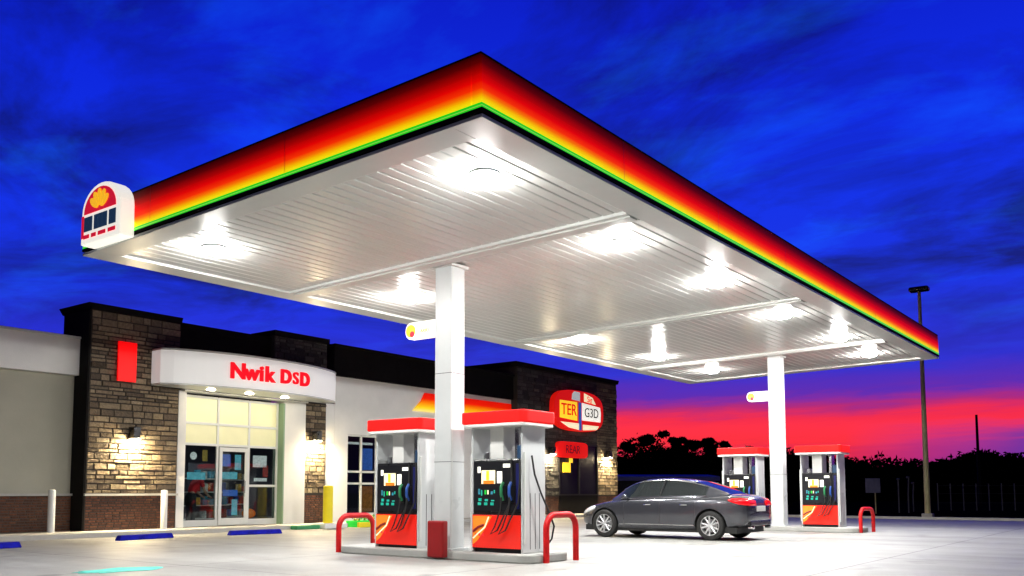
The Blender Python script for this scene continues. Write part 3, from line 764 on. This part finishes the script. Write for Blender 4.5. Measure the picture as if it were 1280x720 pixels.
sp_([(-1.7,-.62),(-.1,-.62),(-.1,-.94),(-1.0,-.86)], 'cream_strip', M['cream_screen'])
sp_([(.25,-.66),(1.75,-.66),(1.5,-.86),(.25,-.94)], 'cream_strip', M['cream_screen'])
sp_([(-.12,-.95),(.12,-.95),(.12,.42),(-.12,.42)], 'blue_stroke', M['poster_blue'])
text('TER', .78, redlit, sg, Matrix.Translation((-1.0,-.15,-.02)) @ FACE_NY, .006, .008)
text('G3D', .66, blackp, sg, Matrix.Translation((1.02,-.15,-.06)) @ FACE_NY, .006, .0)
text('Sig', .42, redlit, sg, Matrix.Translation((.85,-.15,.62)) @ FACE_NY, .006, .0)
# small red sign
ss = thing('small_red_sign', 'small glowing red rectangular window sign below the oval sign', 'sign', (34.15, 21.82, 2.98))
b = MB(); b.prism(oval(1.28,.36,32,6), -.05, .06, 'y'); b.build('panel', redlit, ss, bevel=.01)
text('REAR', .52, redguard, ss, Matrix.Translation((0,-.06,0)) @ FACE_NY, .004, .004)
# yellow notice in the dark window
b = MB(); b.box(-.30,.32,-.02,.0,-.38,.06); b.box(.22,.5,-.02,0,.061,.26); o = b.build('yellow_notice', M['yellow_lit'], loc=(33.85,21.93,2.35)); tag(o, 'yellow poster in the dark window under the small red sign', 'poster')

# ------------------------------------------------------------------ inside the store
for i, (x, y) in enumerate(((16.2,24.4),(22.5,24.6),(16.6,27.2))):
    t = thing('store_ceiling_light', ['ceiling light panel inside behind the entrance door','ceiling light panel inside behind the side window','ceiling light panel deep inside behind the entrance'][i], 'ceiling light', (x, y, 3.3), group='light panels inside the store')
    b = MB(); b.box(-.62,.62,-.32,.32,-.04,0); b.build('frame', mull, t)
    b = MB(); b.box(-.58,.58,-.28,.28,-.052,-.041); b.build('diffuser', storeL, t)
cart = []
for i in range(6):
    b = MB(); b.box(-.09,.09,-.07,.07,0,.24); b.v = [(v[0]*(1 if v[2] < .1 else .96), v[1], v[2]) for v in b.v]
    o = b.build('grocery_carton', M['carton_%d' % i], bevel=.008)
    nm = ['teal','white','blue','red','amber','green'][i]
    tag(o, nm+' carton on the shelves behind the store glass', 'carton', nm+' cartons on the store shelves'); cart.append([o, False])
def shelf(x, y, w, lab, n=4, fill=True):
    t = thing('store_shelf', lab, 'shelf', (x, y, .12))
    b = MB(); b.box(-w/2,w/2,.18,.22,0,1.9); b.build('back_panel', wallin, t)
    for k in range(n):
        b = MB(); b.box(-w/2,w/2,-.2,.179,.12+.42*k,.15+.42*k); b.build('shelf_board', mull, t)
        xx = -w/2+.14
        while fill and xx < w/2-.1:
            if random.random() < .85:
                c = random.choice(cart)
                if c[1]: o = c[0].copy(); COL.objects.link(o)
                else: o = c[0]; c[1] = True
                o.location = (x+xx, y-.10, .12+.152+.42*k); o.scale = (random.uniform(.8,1.1), 1, random.uniform(.7,1.3))
            xx += random.uniform(.2,.3)
shelf(15.5, 24.3, 1.5, 'white shelf unit of cartons behind the left entrance pane')
shelf(17.4, 24.9, 1.3, 'white shelf unit of cartons behind the entrance door')
shelf(19.2, 26.5, 1.6, 'white shelf unit of cartons deep behind the right pane')
shelf(22.0, 24.6, 1.8, 'white shelf unit of cartons behind the side window')
for c in cart:
    if not c[1]: c[0].location = (15.6, 24.2, 1.2)
# posters on and just behind the panes
PO = [(14.98,15.2,1.95,2.3,'poster_white','round white notice at the top left of the left entrance pane','r'),
      (14.9,15.5,1.45,1.66,'poster_teal','teal banner across the left entrance pane',''),
      (15.38,15.55,1.98,2.3,'carton_4','amber notice at the top of the left entrance pane',''),
      (15.95,16.35,1.85,2.2,'poster_blue','dark blue poster at the top of the door glass',''),
      (16.5,16.72,1.75,2.2,'poster_teal','teal strip poster at the top right of the door glass',''),
      (16.05,16.6,1.48,1.68,'poster_teal','pale blue banner across the middle of the door glass',''),
      (16.1,16.62,.98,1.16,'poster_blue','blue banner low on the door glass',''),
      (16.42,16.62,.42,.88,'poster_teal','upright light blue card at the foot of the door glass',''),
      (17.15,17.66,1.85,2.2,'poster_white','pale green-white notice at the top of the right entrance pane',''),
      (17.2,17.68,1.42,1.52,'poster_white','white strip across the right entrance pane',''),
      (17.52,17.72,1.55,1.9,'carton_3','red notice at the right edge of the right entrance pane',''),
      (21.74,22.3,1.85,2.6,'poster_blue','blue poster in the upper side window',''),
      (21.72,22.32,.42,1.3,'poster_brown','brown and orange poster in the lower side window',''),
      (21.05,22.3,2.72,2.8,'poster_white','thin pale strip across the top of the side window','')]
for x0,x1,z0,z1,m,lab,kd in PO:
    Y = (GY if x0 < 19 else SY+.10)+.02
    b = MB()
    if kd: b.lathe([((x1-x0)/2,0),((x1-x0)/2,.004)], (0,0,0), 24, axis='y')
    else: b.box(-(x1-x0)/2,(x1-x0)/2,0,.004,-(z1-z0)/2,(z1-z0)/2)
    o = b.build('window_poster', M[m], loc=((x0+x1)/2, Y, (z0+z1)/2)); tag(o, lab, 'poster')
# pumpkin
b = MB(); n = 40; vs = []; fs = []; R_ = .17
for i in range(13):
    p = PI*i/12
    for j in range(n):
        a = 2*PI*j/n; r = R_*math.sin(p)*(1+.06*math.cos(8*a)); vs.append((r*1.15*math.cos(a), r*1.15*math.sin(a), .15+.15*math.cos(p)*-1))
for i in range(12):
    for j in range(n): fs.append((i*n+j, i*n+(j+1)%n, (i+1)*n+(j+1)%n, (i+1)*n+j))
b.add(vs, fs); pk = thing('pumpkin', 'orange pumpkin on the floor behind the right entrance pane', 'pumpkin', (17.22, 22.62, .30)); b.build('flesh', pumpkinM, pk, smooth=60)
b = MB(); b.tube([(0,0,.28),(.01,0,.34),(.03,0,.37)], .018, 6, r2=.012); b.build('stalk', greenpaint, pk)
b = MB(); b.box(-.25,.25,-.2,.2,0,.18); o = b.build('display_crate', M['bark'], loc=(17.22,22.62,.12)); tag(o, 'dark low crate under the orange pumpkin', 'crate')

# person inside, in a red shirt ------------------------------------------------------
def skin(name, chains, m, parent, sub=2):
    """chains: list of [(pos, radius), ...]; each continues from the nearest existing joint"""
    V = []; E_ = []; R_ = []
    for ch in chains:
        last = None
        for p, r in ch:
            k = next((i for i, q in enumerate(V) if (Vector(q)-Vector(p)).length < 1e-4), None)
            if k is None: V.append(p); R_.append(r); k = len(V)-1
            if last is not None and last != k: E_.append((last, k))
            last = k
    me = bpy.data.meshes.new(name); me.from_pydata(V, E_, []); o = bpy.data.objects.new(name, me); link(o, parent)
    md = o.modifiers.new('skin', 'SKIN'); md.use_smooth_shade = True
    if not me.skin_vertices: bpy.context.view_layer.objects.active = o
    sv = me.skin_vertices[0].data if me.skin_vertices else None
    if sv is not None:
        for i, r in enumerate(R_): sv[i].radius = (r, r)
        sv[0].use_root = True
    s = o.modifiers.new('sub', 'SUBSURF'); s.levels = sub; s.render_levels = sub
    bake(o); o.data.materials.clear(); o.data.materials.append(m); o.data.polygons.foreach_set('use_smooth', [True]*len(o.data.polygons))
    return o
pr = thing('person', 'person in a red shirt and dark trousers bending forward inside the store entrance', 'person', (15.42, 22.95, .12), 0)
hip = (0,0,.90); ch1 = (.10,0,1.12); ch2 = (.22,0,1.30); nk = (.32,0,1.40); hd = (.42,0,1.50)
bodyc = [[(hip,.10),(ch1,.12),(ch2,.13),(nk,.055),(hd,.095),((.46,0,1.56),.07)]]
for s in (-1,1):
    bodyc.append([(hip,.10),((-.01,.09*s,.82),.07),((.05,.11*s,.46),.045),((.0,.12*s,.08),.036),((.12,.13*s,.035),.035)])
    bodyc.append([(ch2,.13),((.24,.18*s,1.28),.06),((.30,.22*s,1.02),.042),((.46,.18*s,.88),.032),((.52,.17*s,.84),.035),((.58,.165*s,.81),.014)])
    for f in range(4): bodyc.append([((.52,.17*s,.84),.035),((.57+.01*f,(.15+.012*f)*s,.80),.009),((.60+.006*f,(.148+.014*f)*s,.77),.008)])
bo = skin('body', bodyc, skinM, pr)
skin('shirt', [[(hip,.14),(ch1,.145),(ch2,.155),((.30,0,1.37),.075)]]+[[(ch2,.155),((.24,.18*s,1.28),.075),((.28,.21*s,1.10),.058)] for s in (-1,1)], shirtM, pr)
skin('trousers', [[((.02,0,1.0),.14),((0,0,.88),.15)]]+[[((0,0,.88),.15),((-.01,.10*s,.72),.115),((.05,.11*s,.46),.085),((.0,.12*s,.09),.065)] for s in (-1,1)], trouM, pr)
skin('hair', [[((.40,0,1.56),.085),((.36,0,1.50),.085),((.35,0,1.46),.06)]], hairM, pr)

# ------------------------------------------------------------------ kerb furniture
def stop(x, y, L_, rz, lab):
    b = MB(); b.prism([(-.09,0),(.09,0),(.065,.12),(-.065,.12)], -L_/2, L_/2, 'x'); b.v = [(v[0]*(1-.06*(v[2] > .05)), v[1], v[2]) for v in b.v]
    o = b.build('wheel_stop', blue_stop, bevel=.02, loc=(x, y, 0)); o.rotation_euler = (0,0,rz); tag(o, lab, 'wheel stop', 'blue painted wheel stops before the store')
stop(11.86,19.4,1.62,.2,'blue wheel stop in front of the left stone pier')
stop(14.92,19.3,1.55,-.1,'blue wheel stop in front of the entrance door')
stop(7.9,18.4,1.35,.1,'blue wheel stop at the left edge of the picture')
def post(x, y, h, r, m, lab, name='bollard'):
    b = MB(); b.lathe([(r,0),(r,h-.04),(r*.8,h-.01),(0,h)], n=20); o = b.build(name, m, smooth=40, loc=(x, y, .12)); tag(o, lab, 'bollard')
post(10.85,21.85,1.04,.085,white,'white pipe bollard in front of the beige left wall')
post(13.72,21.6,1.04,.085,white,'white pipe bollard in front of the left stone pier, by the entrance')
b = MB(); b.box(-.45,.45,-.32,.32,0,.16); o = b.build('kerb_block', white, bevel=.03, loc=(18.78,20.75,0)); tag(o, 'white kerb block under the yellow bollard', 'kerb block')
post(18.72,20.75,1.18,.15,yellow,'thick yellow bollard right of the entrance')
b = MB(); b.box(-.45,.45,-.15,.15,0,.12); o = b.build('kerb_block', greenpaint, bevel=.03, loc=(17.85,20.75,0)); tag(o, 'green painted kerb piece left of the yellow bollard', 'kerb block')
pl = thing('planter', 'low planting strip with yellow and green painted edging by the side window', 'planter', (21.1, 20.7, 0))
b = MB(); b.box(-1.4,1.5,-.3,-.2,0,.16); b.build('yellow_edging', yellow, pl, bevel=.02)
b = MB(); b.box(-1.4,1.5,-.199,.3,0,.2); b.build('green_edging', greenp, pl, bevel=.02)
b = MB()
for k in range(500):
    c = Vector((random.uniform(-1.35,1.45), random.uniform(-.15,.27), random.uniform(.2,.36))); d = Vector((random.gauss(0,1),random.gauss(0,1),random.gauss(0,.6))).normalized()*.06; e = d.cross(Vector((0,0,1))).normalized()*.03
    b.add([c-d,c+e,c+d,c-e],[(0,1,2,3)], random.choice((0,0,1)))
b.build('leaves', [mat('planter_leaf',(.08,.35,.06),.6), yellow], pl, fix=False)
# teal mark painted on the concrete
b = MB(); P = [(.62*math.cos(2*PI*k/24)*(1+.15*math.sin(3*k)), .34*math.sin(2*PI*k/24)*(1+.2*math.cos(5*k))) for k in range(24)]
b.prism(P, .002, .006, 'z'); o = b.build('paint_mark', mat('teal_ground_paint',(.05,.62,.52),.6,var=.5,vscale=5), loc=(7.0,12.0,0)); tag(o, kind='structure')

# ------------------------------------------------------------------ the car
car = thing('sedan_car', 'dark grey four-door sedan parked facing left beside the far pump island', 'car', (19.22+.91, 7.75, 0), 0)
ST = [(0.00,.60,.44,.80,.86),(.05,.74,.36,.90,.97),(.18,.83,.30,.95,1.04),(.45,.885,.25,.965,1.065),(.9,.905,.21,.965,1.04),(1.5,.91,.19,.95,.99),(2.3,.91,.18,.93,.97),(3.0,.91,.18,.905,.96),
      (3.35,.905,.19,.875,.945),(3.8,.89,.21,.81,.87),(4.1,.85,.24,.735,.785),(4.3,.76,.28,.64,.68),(4.42,.60,.34,.52,.56)]
def section(y,w,zb,zs,zt):
    h = [(0,zb),(w*.82,zb),(w*.95,zb+.05),(w*.985,zb+.30*(zs-zb)),(w,zb+.62*(zs-zb)),(w*.975,zs-.05),(w*.93,zs),(w*.80,zs+(zt-zs)*.55),(w*.42,zt-.008),(0,zt)]
    return [(x,y,z) for x,z in h] + [(-x,y,z) for x,z in h[-2:0:-1]]
rings = [section(*s) for s in ST]; n = len(rings[0]); b = MB()
b.add([p for r in rings for p in r], [(i*n+j, i*n+(j+1)%n, (i+1)*n+(j+1)%n, (i+1)*n+j) for i in range(len(rings)-1) for j in range(n)] + [tuple(range(n))[::-1], tuple((len(rings)-1)*n+j for j in range(n))])
body = b.build('body', paintc, car, smooth=None); s = body.modifiers.new('s','SUBSURF'); s.levels = 2; s.render_levels = 2; bake(body)
WR = .335; WYs = (.86, 3.62)
c = MB()
for wy in WYs:
    for sx in (-1,1): c.lathe([(.385,-.17),(.385,.17)], (sx*.86, wy, WR), 36, axis='x')
cut = c.build('cutter', rubber, car); bo_ = body.modifiers.new('b','BOOLEAN'); bo_.object = cut; bo_.operation = 'DIFFERENCE'; bo_.solver = 'EXACT'; bo_.material_mode = 'TRANSFER'
bake(body); bpy.data.objects.remove(cut)
body.data.polygons.foreach_set('use_smooth', [True]*len(body.data.polygons)); body.data.set_sharp_from_angle(angle=math.radians(38))
bm = bmesh.new(); bm.from_mesh(body.data); bvh = BVHTree.FromBMesh(bm)
def sx_(y, z, s=-1):
    r = bvh.ray_cast(Vector((s*2, y, z)), Vector((-s, 0, 0))); return r[0].x if r[0] else s*.9
# greenhouse
GS = [(.50,.66,.50,1.045,1.045),(.70,.74,.55,1.03,1.13),(1.0,.79,.575,.995,1.25),(1.35,.815,.585,.965,1.355),(1.8,.825,.59,.95,1.425),(2.25,.825,.59,.94,1.44),(2.65,.82,.58,.93,1.415),(2.95,.81,.57,.925,1.335),(3.2,.79,.57,.92,1.19),(3.50,.72,.60,.915,.955)]
def gsec(y,wb,wt,zb,zr):
    k = max(.0, zr-zb); h = [(wb,zb-.03),(wb-.02,zb+k*.12),(wb+(wt-wb)*.55,zb+k*.52),(wt+.015,zb+k*.86),(wt-.05,zb+k*.955),(wt*.5,zr-.004),(0,zr)]
    return [(x,y,z) for x,z in h] + [(-x,y,z) for x,z in h[-2::-1]]
gr = [gsec(*s) for s in GS]; m_ = len(gr[0]); parts = {'roof':[], 'windscreen':[], 'rear_window':[], 'side_left':[], 'side_right':[]}
for i in range(len(gr)-1):
    for j in range(m_-1):
        side = 'side_left' if j >= m_-4 else ('side_right' if j < 3 else None)
        if side and j in (0, m_-2): side = None if True else side; key = 'roof'
        elif side: key = side if 2 <= i <= 7 else 'roof'
        elif i >= 6 and 3 <= j <= m_-5: key = 'windscreen' if 4 <= j <= m_-6 else 'roof'
        elif i <= 1 and 4 <= j <= m_-6: key = 'rear_window'
        else: key = 'roof'
        if i == 2 and 4 <= j <= m_-6: key = 'rear_window'
        parts[key].append((i*m_+j, (i+1)*m_+j, (i+1)*m_+j+1, i*m_+j+1))
allv = [p for r in gr for p in r]
for k, (name, m) in {'roof':('roof',paintc),'windscreen':('windscreen',glassd),'rear_window':('rear_window',glassd),'side_left':('side_window',glassd),'side_right':('side_window',glassd)}.items():
    b = MB(); b.add(allv, parts[k]); me_o = b.build(name, m, car, fix=True)
    bm2 = bmesh.new(); bm2.from_mesh(me_o.data); bmesh.ops.delete(bm2, geom=[v for v in bm2.verts if not v.link_faces], context='VERTS'); bm2.to_mesh(me_o.data); bm2.free()
    s = me_o.modifiers.new('s','SUBSURF'); s.levels = 2; s.render_levels = 2; s.boundary_smooth = 'PRESERVE_CORNERS'
    me_o.data.polygons.foreach_set('use_smooth', [True]*len(me_o.data.polygons))
# trims: chrome line round side glass, b-pillar, seams
for sd in (-1,1):
    b = MB(); pts = []
    for s_ in GS[2:9]:
        y,wb,wt,zb,zr = s_; k = zr-zb; pts.append((sd*(wt+.018), y, zb+k*.87))
    b.tube(pts, .011, 6)
    pts2 = [(sd*(s_[1]-.012), s_[0], s_[3]+.018) for s_ in GS[2:9]]; b.tube(pts2, .009, 6)
    b.build('window_trim', chrome, car, smooth=60)
    b = MB()
    for y in (2.15,):
        b.tube([(sd*(.815), y, .96), (sd*.70, y-.05, 1.22), (sd*.615, y-.08, 1.38)], .022, 6)
    b.build('door_pillar', blackp, car)
    b = MB()
    for y, zt in ((2.12,.93),(3.08,.90),(1.22,.95)):
        b.tube([(sx_(y,z,sd)+sd*.0005, y, z) for z in [.28+ (zt-.28)*k/10 for k in range(11)]], .0045, 5)
    b.tube([(sx_(1.22+(3.08-1.22)*k/16,.30,sd), 1.22+(3.08-1.22)*k/16, .30) for k in range(17)], .0045, 5)
    b.build('door_seam', blackp, car)
    b = MB(); b.tube([(sx_(1.1+2.1*k/12,.335,sd)+sd*.004, 1.1+2.1*k/12, .335) for k in range(13)], .012, 6); b.build('sill_strip', chrome, car)
    for y in (1.42,2.36):
        b = MB(); xx = sx_(y+.08,.80,sd); b.tube([(xx,y,.80),(xx+sd*.03,y+.02,.80),(xx+sd*.03,y+.16,.80),(xx,y+.18,.80)], .012, 6); b.build('door_handle', chrome, car, smooth=50)
    # mirror
    b = MB(); b.lathe([(0,-.07),(.05,-.055),(.062,0),(.05,.05),(0,.06)], (sd*.94, 3.02, .985), 14, axis='y'); b.tube([(sd*.80,2.99,.93),(sd*.90,3.02,.96)], .02, 6); b.build('wing_mirror', paintc, car, smooth=60)
    # tail lamp: shaped wedge wrapping the corner
    b = MB(); L0 = []
    for y, z0, z1 in ((.01,.80,.90),(.08,.80,.94),(.2,.82,.96),(.34,.86,.95),(.44,.905,.925)):
        for z in (z0, (z0+z1)/2, z1):
            L0.append((sx_(max(y,.03),z,sd)+sd*.010, y-.01, z))
    b.add(L0, [(i*3+j, (i+1)*3+j, (i+1)*3+j+1, i*3+j+1) for i in range(4) for j in range(2)])
    def ry(x, z):
        r = bvh.ray_cast(Vector((x, -2, z)), Vector((0,1,0))); return r[0].y if r[0] else .05
    L1 = [(sd*x, ry(sd*x, z)-.012, z) for x in (.30,.42,.52,.60,.66) for z in (.79,.85,.90)]
    b.add(L1, [(i*3+j, (i+1)*3+j, (i+1)*3+j+1, i*3+j+1) for i in range(4) for j in range(2)])
    o = b.build('tail_light', tail, car, smooth=60); so = o.modifiers.new('sol','SOLIDIFY'); so.thickness = .02; so.offset = 0
    b = MB(); L0 = []
    for y, z0, z1 in ((4.30,.55,.60),(4.2,.58,.68),(4.05,.62,.74),(3.9,.69,.76)):
        for z in (z0,(z0+z1)/2,z1): L0.append((sx_(y,z,sd)+sd*.006, y, z))
    b.add(L0, [(i*3+j, (i+1)*3+j, (i+1)*3+j+1, i*3+j+1) for i in range(3) for j in range(2)])
    o = b.build('headlight', headl, car, smooth=60); so = o.modifiers.new('sol','SOLIDIFY'); so.thickness = .02; so.offset = 0
    b = MB(); b.lathe([(.03,-.03),(.04,-.02),(.04,.10)], (sd*.5, .0, .30), 14, axis='y'); b.build('exhaust', chrome, car, smooth=40)
b = MB(); b.box(-.62,.62,.0,.12,.33,.46); b.build('rear_diffuser', blackp, car, bevel=.03)
b = MB(); b.box(-.24,.24,-.02,.02,.66,.78); b.build('number_plate', plate, car, bevel=.005)
b = MB(); b.box(-.34,.34,4.36,4.44,.36,.50); b.build('grille', blackp, car, bevel=.02)
b = MB(); b.box(-.80,.80,.25,4.2,.17,.30); b.build('underbody', rubber, car)
# interior hints
b = MB()
for sy in (1.55,2.35):
    for sx in (-.36,.36): b.box(sx-.22,sx+.22,sy,sy+.14,.6,1.12)
b.build('seats', dark, car, bevel=.05)
# wheels
def wheel(parent, x, y, s):
    b = MB(); b.lathe([(.225,-.10),(.30,-.105),(.325,-.09),(.335,-.06),(.335,.06),(.325,.09),(.30,.105),(.225,.10)], (0,0,0), 40, axis='x', caps=False); w = b.build('tyre', rubber, parent, smooth=50, loc=(x,y,WR))
    b = MB(); f = s*.085
    b.lathe([(.232,f),(.236,f+s*.012),(.214,f+s*.014),(.205,f-s*.02),(.20,f-s*.14)], (0,0,0), 40, axis='x', caps=False)
    b.lathe([(.0,f+s*.008),(.045,f+s*.006),(.05,f-s*.03)], (0,0,0), 20, axis='x')
    for k in range(10):
        a = 2*PI*(k//2)/5 + (.17 if k % 2 else -.17); a2 = 2*PI*(k//2)/5 + (.26 if k % 2 else -.26)
        p0 = Vector((f-s*.005, .04*math.cos(a), .04*math.sin(a))); p1 = Vector((f+s*.004, .21*math.cos(a2), .21*math.sin(a2)))
        b.tube([p0,p1], .019, 6)
    b.build('rim', alloy, w, smooth=40)
    b = MB(); b.lathe([(.15,s*.0),(.15,s*.02),(0,s*.02)], (0,0,0), 24, axis='x'); b.build('brake_disc', steel, w)
    b = MB(); b.lathe([(.199,-s*.06),(.199,-s*.05),(0,-s*.05)], (0,0,0), 24, axis='x'); b.build('hub_back', rubber, w)
for wy in WYs:
    for s in (-1,1): wheel(car, s*.80, wy, s)

# ------------------------------------------------------------------ far side
# lot light pole
lp = thing('lot_light_pole', 'tall slim lot light pole with one wide dark head right of the canopy tip', 'lamp post', (43.5, 9.13, -.1))
b = MB(); b.tube([(0,0,0),(0,0,10.35)], .13, 12, r2=.07); b.build('pole', poleM, lp, smooth=50)
b = MB(); b.box(-.22,.22,-.22,.22,0,.25); b.build('base', kerb, lp, bevel=.03)
b = MB(); b.box(-.24,.24,-.42,.42,10.24,10.46); b.build('lamp_head', blackp, lp, bevel=.09, segs=4)
def at(px, py, depth):
    f = 1123.592; a = math.radians(37.336); th = math.radians(4.751)
    F = Vector((math.cos(a), math.sin(a), 0)); R = Vector((math.sin(a), -math.cos(a), 0)); U = Vector((0,0,1))
    r = R*((px-621.41)/f) + (-math.sin(th)*F+math.cos(th)*U)*((521.53-py)/f) + math.cos(th)*F+math.sin(th)*U
    return Vector((0,0,1.1)) + r*(depth/r.dot(F))
# utility pole
p = at(1224, 600, 78); t = thing('utility_pole', 'thin dark utility pole rising above the far tree line', 'utility pole', (p.x, p.y, -.1))
b = MB(); b.tube([(0,0,0),(0,0,7.9)], .16, 8, r2=.10); b.build('shaft', bark, t)
# road sign
p = at(1091, 605, 50); t = thing('road_sign', 'dim pale square sign on a thin post beyond the far pumps', 'sign', (p.x, p.y, -.1), math.radians(-50))
b = MB(); b.box(-.42,.42,-.02,.02,1.15,1.95); b.build('board', signback, t, bevel=.02); b = MB(); b.tube([(.15,.06,0),(.15,.06,1.8)], .035, 8); b.build('post', poleM, t)
# dim posts and fence
for i, (px, d, h, lab) in enumerate(((1123,52,2.0,'slim dim post with a small cap behind the road sign'),(1135,52,2.1,'leaning dim post left of the lot light pole'),(1141,55,1.8,'short dim post nearest the lot light pole'))):
    p = at(px, 610, d); b = MB(); b.tube([(0,0,0),(.0,0,h*.5),(.04 if i else 0,-.05 if i else 0,h)], .04, 8); b.lathe([(.08,h-.12),(.1,h-.05),(.05,h)], n=10)
    o = b.build('marker_post', fenceM, loc=(p.x,p.y,-.1)); tag(o, lab, 'post')
fn = at(1172,610,58); t = thing('post_fence', 'low dark post and wire fence at the far edge of the lot', 'fence', (fn.x, fn.y, -.1))
e_ = at(1300,610,58)
for k in range(9):
    q_ = (e_-fn)*(k/8); b = MB(); b.tube([(q_.x,q_.y,0),(q_.x,q_.y,1.75)], .04, 6); b.build('post', fenceM, t)
b = MB()
for z in (.5,1.1,1.6): b.tube([(0,0,z),((e_-fn).x,(e_-fn).y,z)], .008, 5)
b.build('wire', fenceM, t)
# blue roofed shed
p = at(760,600,62); p2 = at(885,600,62); t = thing('low_shed', 'long low shed with a blue roof before the dark trees', 'shed', ((p.x+p2.x)/2,(p.y+p2.y)/2,-.1), math.radians(-52.66))
b = MB(); b.box(-4,4,0,3,0,1.95); b.build('wall', shedw, t)
b = MB(); b.prism([(-.3,1.96),(3.2,2.35),(3.2,2.45),(-.3,2.26)], -4.2, 4.2, 'x'); b.build('roof', roofb, t)

# trees -------------------------------------------------------------------------------
def leafcloud(b, centres, n, ls, m=0):
    for k in range(n):
        c, r = random.choice(centres)
        d = Vector((random.gauss(0,1), random.gauss(0,1), random.gauss(0,1))).normalized() * (r*random.uniform(.55,1.05))
        p = Vector(c) + Vector((d.x, d.y, d.z*.75))
        u = Vector((random.gauss(0,1), random.gauss(0,1), random.gauss(0,1))).normalized()*ls*random.uniform(.5,1.3)
        w = u.orthogonal().normalized()*ls*random.uniform(.3,.6)
        b.add([p-u, p+w, p+u, p-w], [(0,1,2,3)], m)
def tree_kind(h, wide, lumps, spiky):
    t = thing('tree', '', 'tree', group='dark trees on the far side of the lot')
    b = MB(); b.tube([(0,0,0),(.08,0,h*.25),(0,.08,h*.5),(.05,0,h*.8)], .16, 8, r2=.04)
    cs_ = []
    for k in range(lumps*2):
        a = random.uniform(0,2*PI); z = h*random.uniform(.16,.86); rr = wide*random.uniform(.1,.9)*(1.05-.6*(z/h))
        c_ = (rr*math.cos(a), rr*math.sin(a), z); cs_.append((c_, random.uniform(.45,.85)*wide*.42))
        b.tube([(0,0,h*.3),(c_[0]*.5,c_[1]*.5,h*.3+(z-h*.3)*.6),c_], .05, 5, r2=.015)
    for k in range(spiky):
        a = random.uniform(0,2*PI); rr = wide*random.uniform(0,.6); cs_.append(((rr*math.cos(a), rr*math.sin(a), h*random.uniform(.85,1.0)), wide*.13))
    b.build('trunk', bark, t, smooth=60)
    b = MB(); leafcloud(b, cs_, 7500, .16); leafcloud(b, [(c_, r_*1.25) for c_, r_ in cs_], 900, .10); b.build('crown', leaf, t, fix=False)
    return t
K = [tree_kind(6.4,3.4,15,5), tree_kind(6.0,2.8,10,8), tree_kind(5.6,3.8,16,2)]
TP = [(768,74,.72,2),(790,76,.93,0),(812,74,1.05,0),(836,77,1.05,2),(853,72,1.03,1),(878,76,1.0,0),(893,73,1.03,1),(915,78,.92,2),(938,80,.94,1),(962,78,.9,0),(988,80,.88,2),(1015,82,.92,0),(1045,84,.86,2)]
used = set()
words = ['low bushy tree at the left end of the tree row, beside the store block','rounded tree second from the left of the tree row','broad full tree forming the highest hump of the row','wide dense tree right of the highest hump','spiky topped tree above the car roof','full crowned tree right of the spiky tree','slender spiky tree left of the far pump roofs','broad low tree behind the left far pump roof','spiky tree behind the far left pump','round tree just left of the far column','wide low tree right of the far column','tree behind the right far pump roof','last broad tree of the row right of the far pumps']
for (px,d,s,k), lab in zip(TP, words):
    o = K[k] if k not in used else copy_tree(K[k]); used.add(k)
    p = at(px, 600, d); o.location = (p.x, p.y, -.1); o.scale = (s,s,s*.88); o.rotation_euler = (0,0,random.uniform(0,6.28)); o['label'] = lab
# far wood: one mass along the horizon
b = MB(); cs_ = []
for k in range(420):
    px = random.uniform(640,1500); d = random.uniform(112,128); p = at(px, 600, d)
    top = 5.7 + .5*math.sin(px*.021)+ .35*math.sin(px*.057+1) + random.uniform(-.5,.4)
    for z in (top-1.2, top*.5): cs_.append(((p.x,p.y,z), random.uniform(1.4,2.0)))
leafcloud(b, cs_, 42000, .42)
for k in range(60):
    px = 620+ 900*k/59; p = at(px,600,124); q_ = at(px+20,600,124)
    b.add([(p.x,p.y,-.1),(q_.x,q_.y,-.1),(q_.x,q_.y,4.3+.4*math.sin(k)),(p.x,p.y,4.4+.4*math.sin(k+1)),(p.x+3,p.y+2,-.1),(q_.x+3,q_.y+2,-.1),(q_.x+3,q_.y+2,4.0),(p.x+3,p.y+2,4.0)],
          [(0,1,2,3),(4,5,6,7),(3,2,6,7)])
tag(b.build('far_wood', leaf, fix=False), 'continuous dark wood along the horizon', 'wood', kind='stuff')

# ------------------------------------------------------------------ render settings
SC.render.engine = 'CYCLES'
SC.view_settings.view_transform = 'Standard'; SC.view_settings.look = 'None'; SC.view_settings.exposure = 0; SC.view_settings.gamma = 1
SC.cycles.max_bounces = 6; SC.cycles.diffuse_bounces = 3; SC.cycles.glossy_bounces = 3; SC.cycles.transparent_max_bounces = 8
SC.cycles.sample_clamp_indirect = 6
SC.cycles.caustics_reflective = False; SC.cycles.caustics_refractive = False
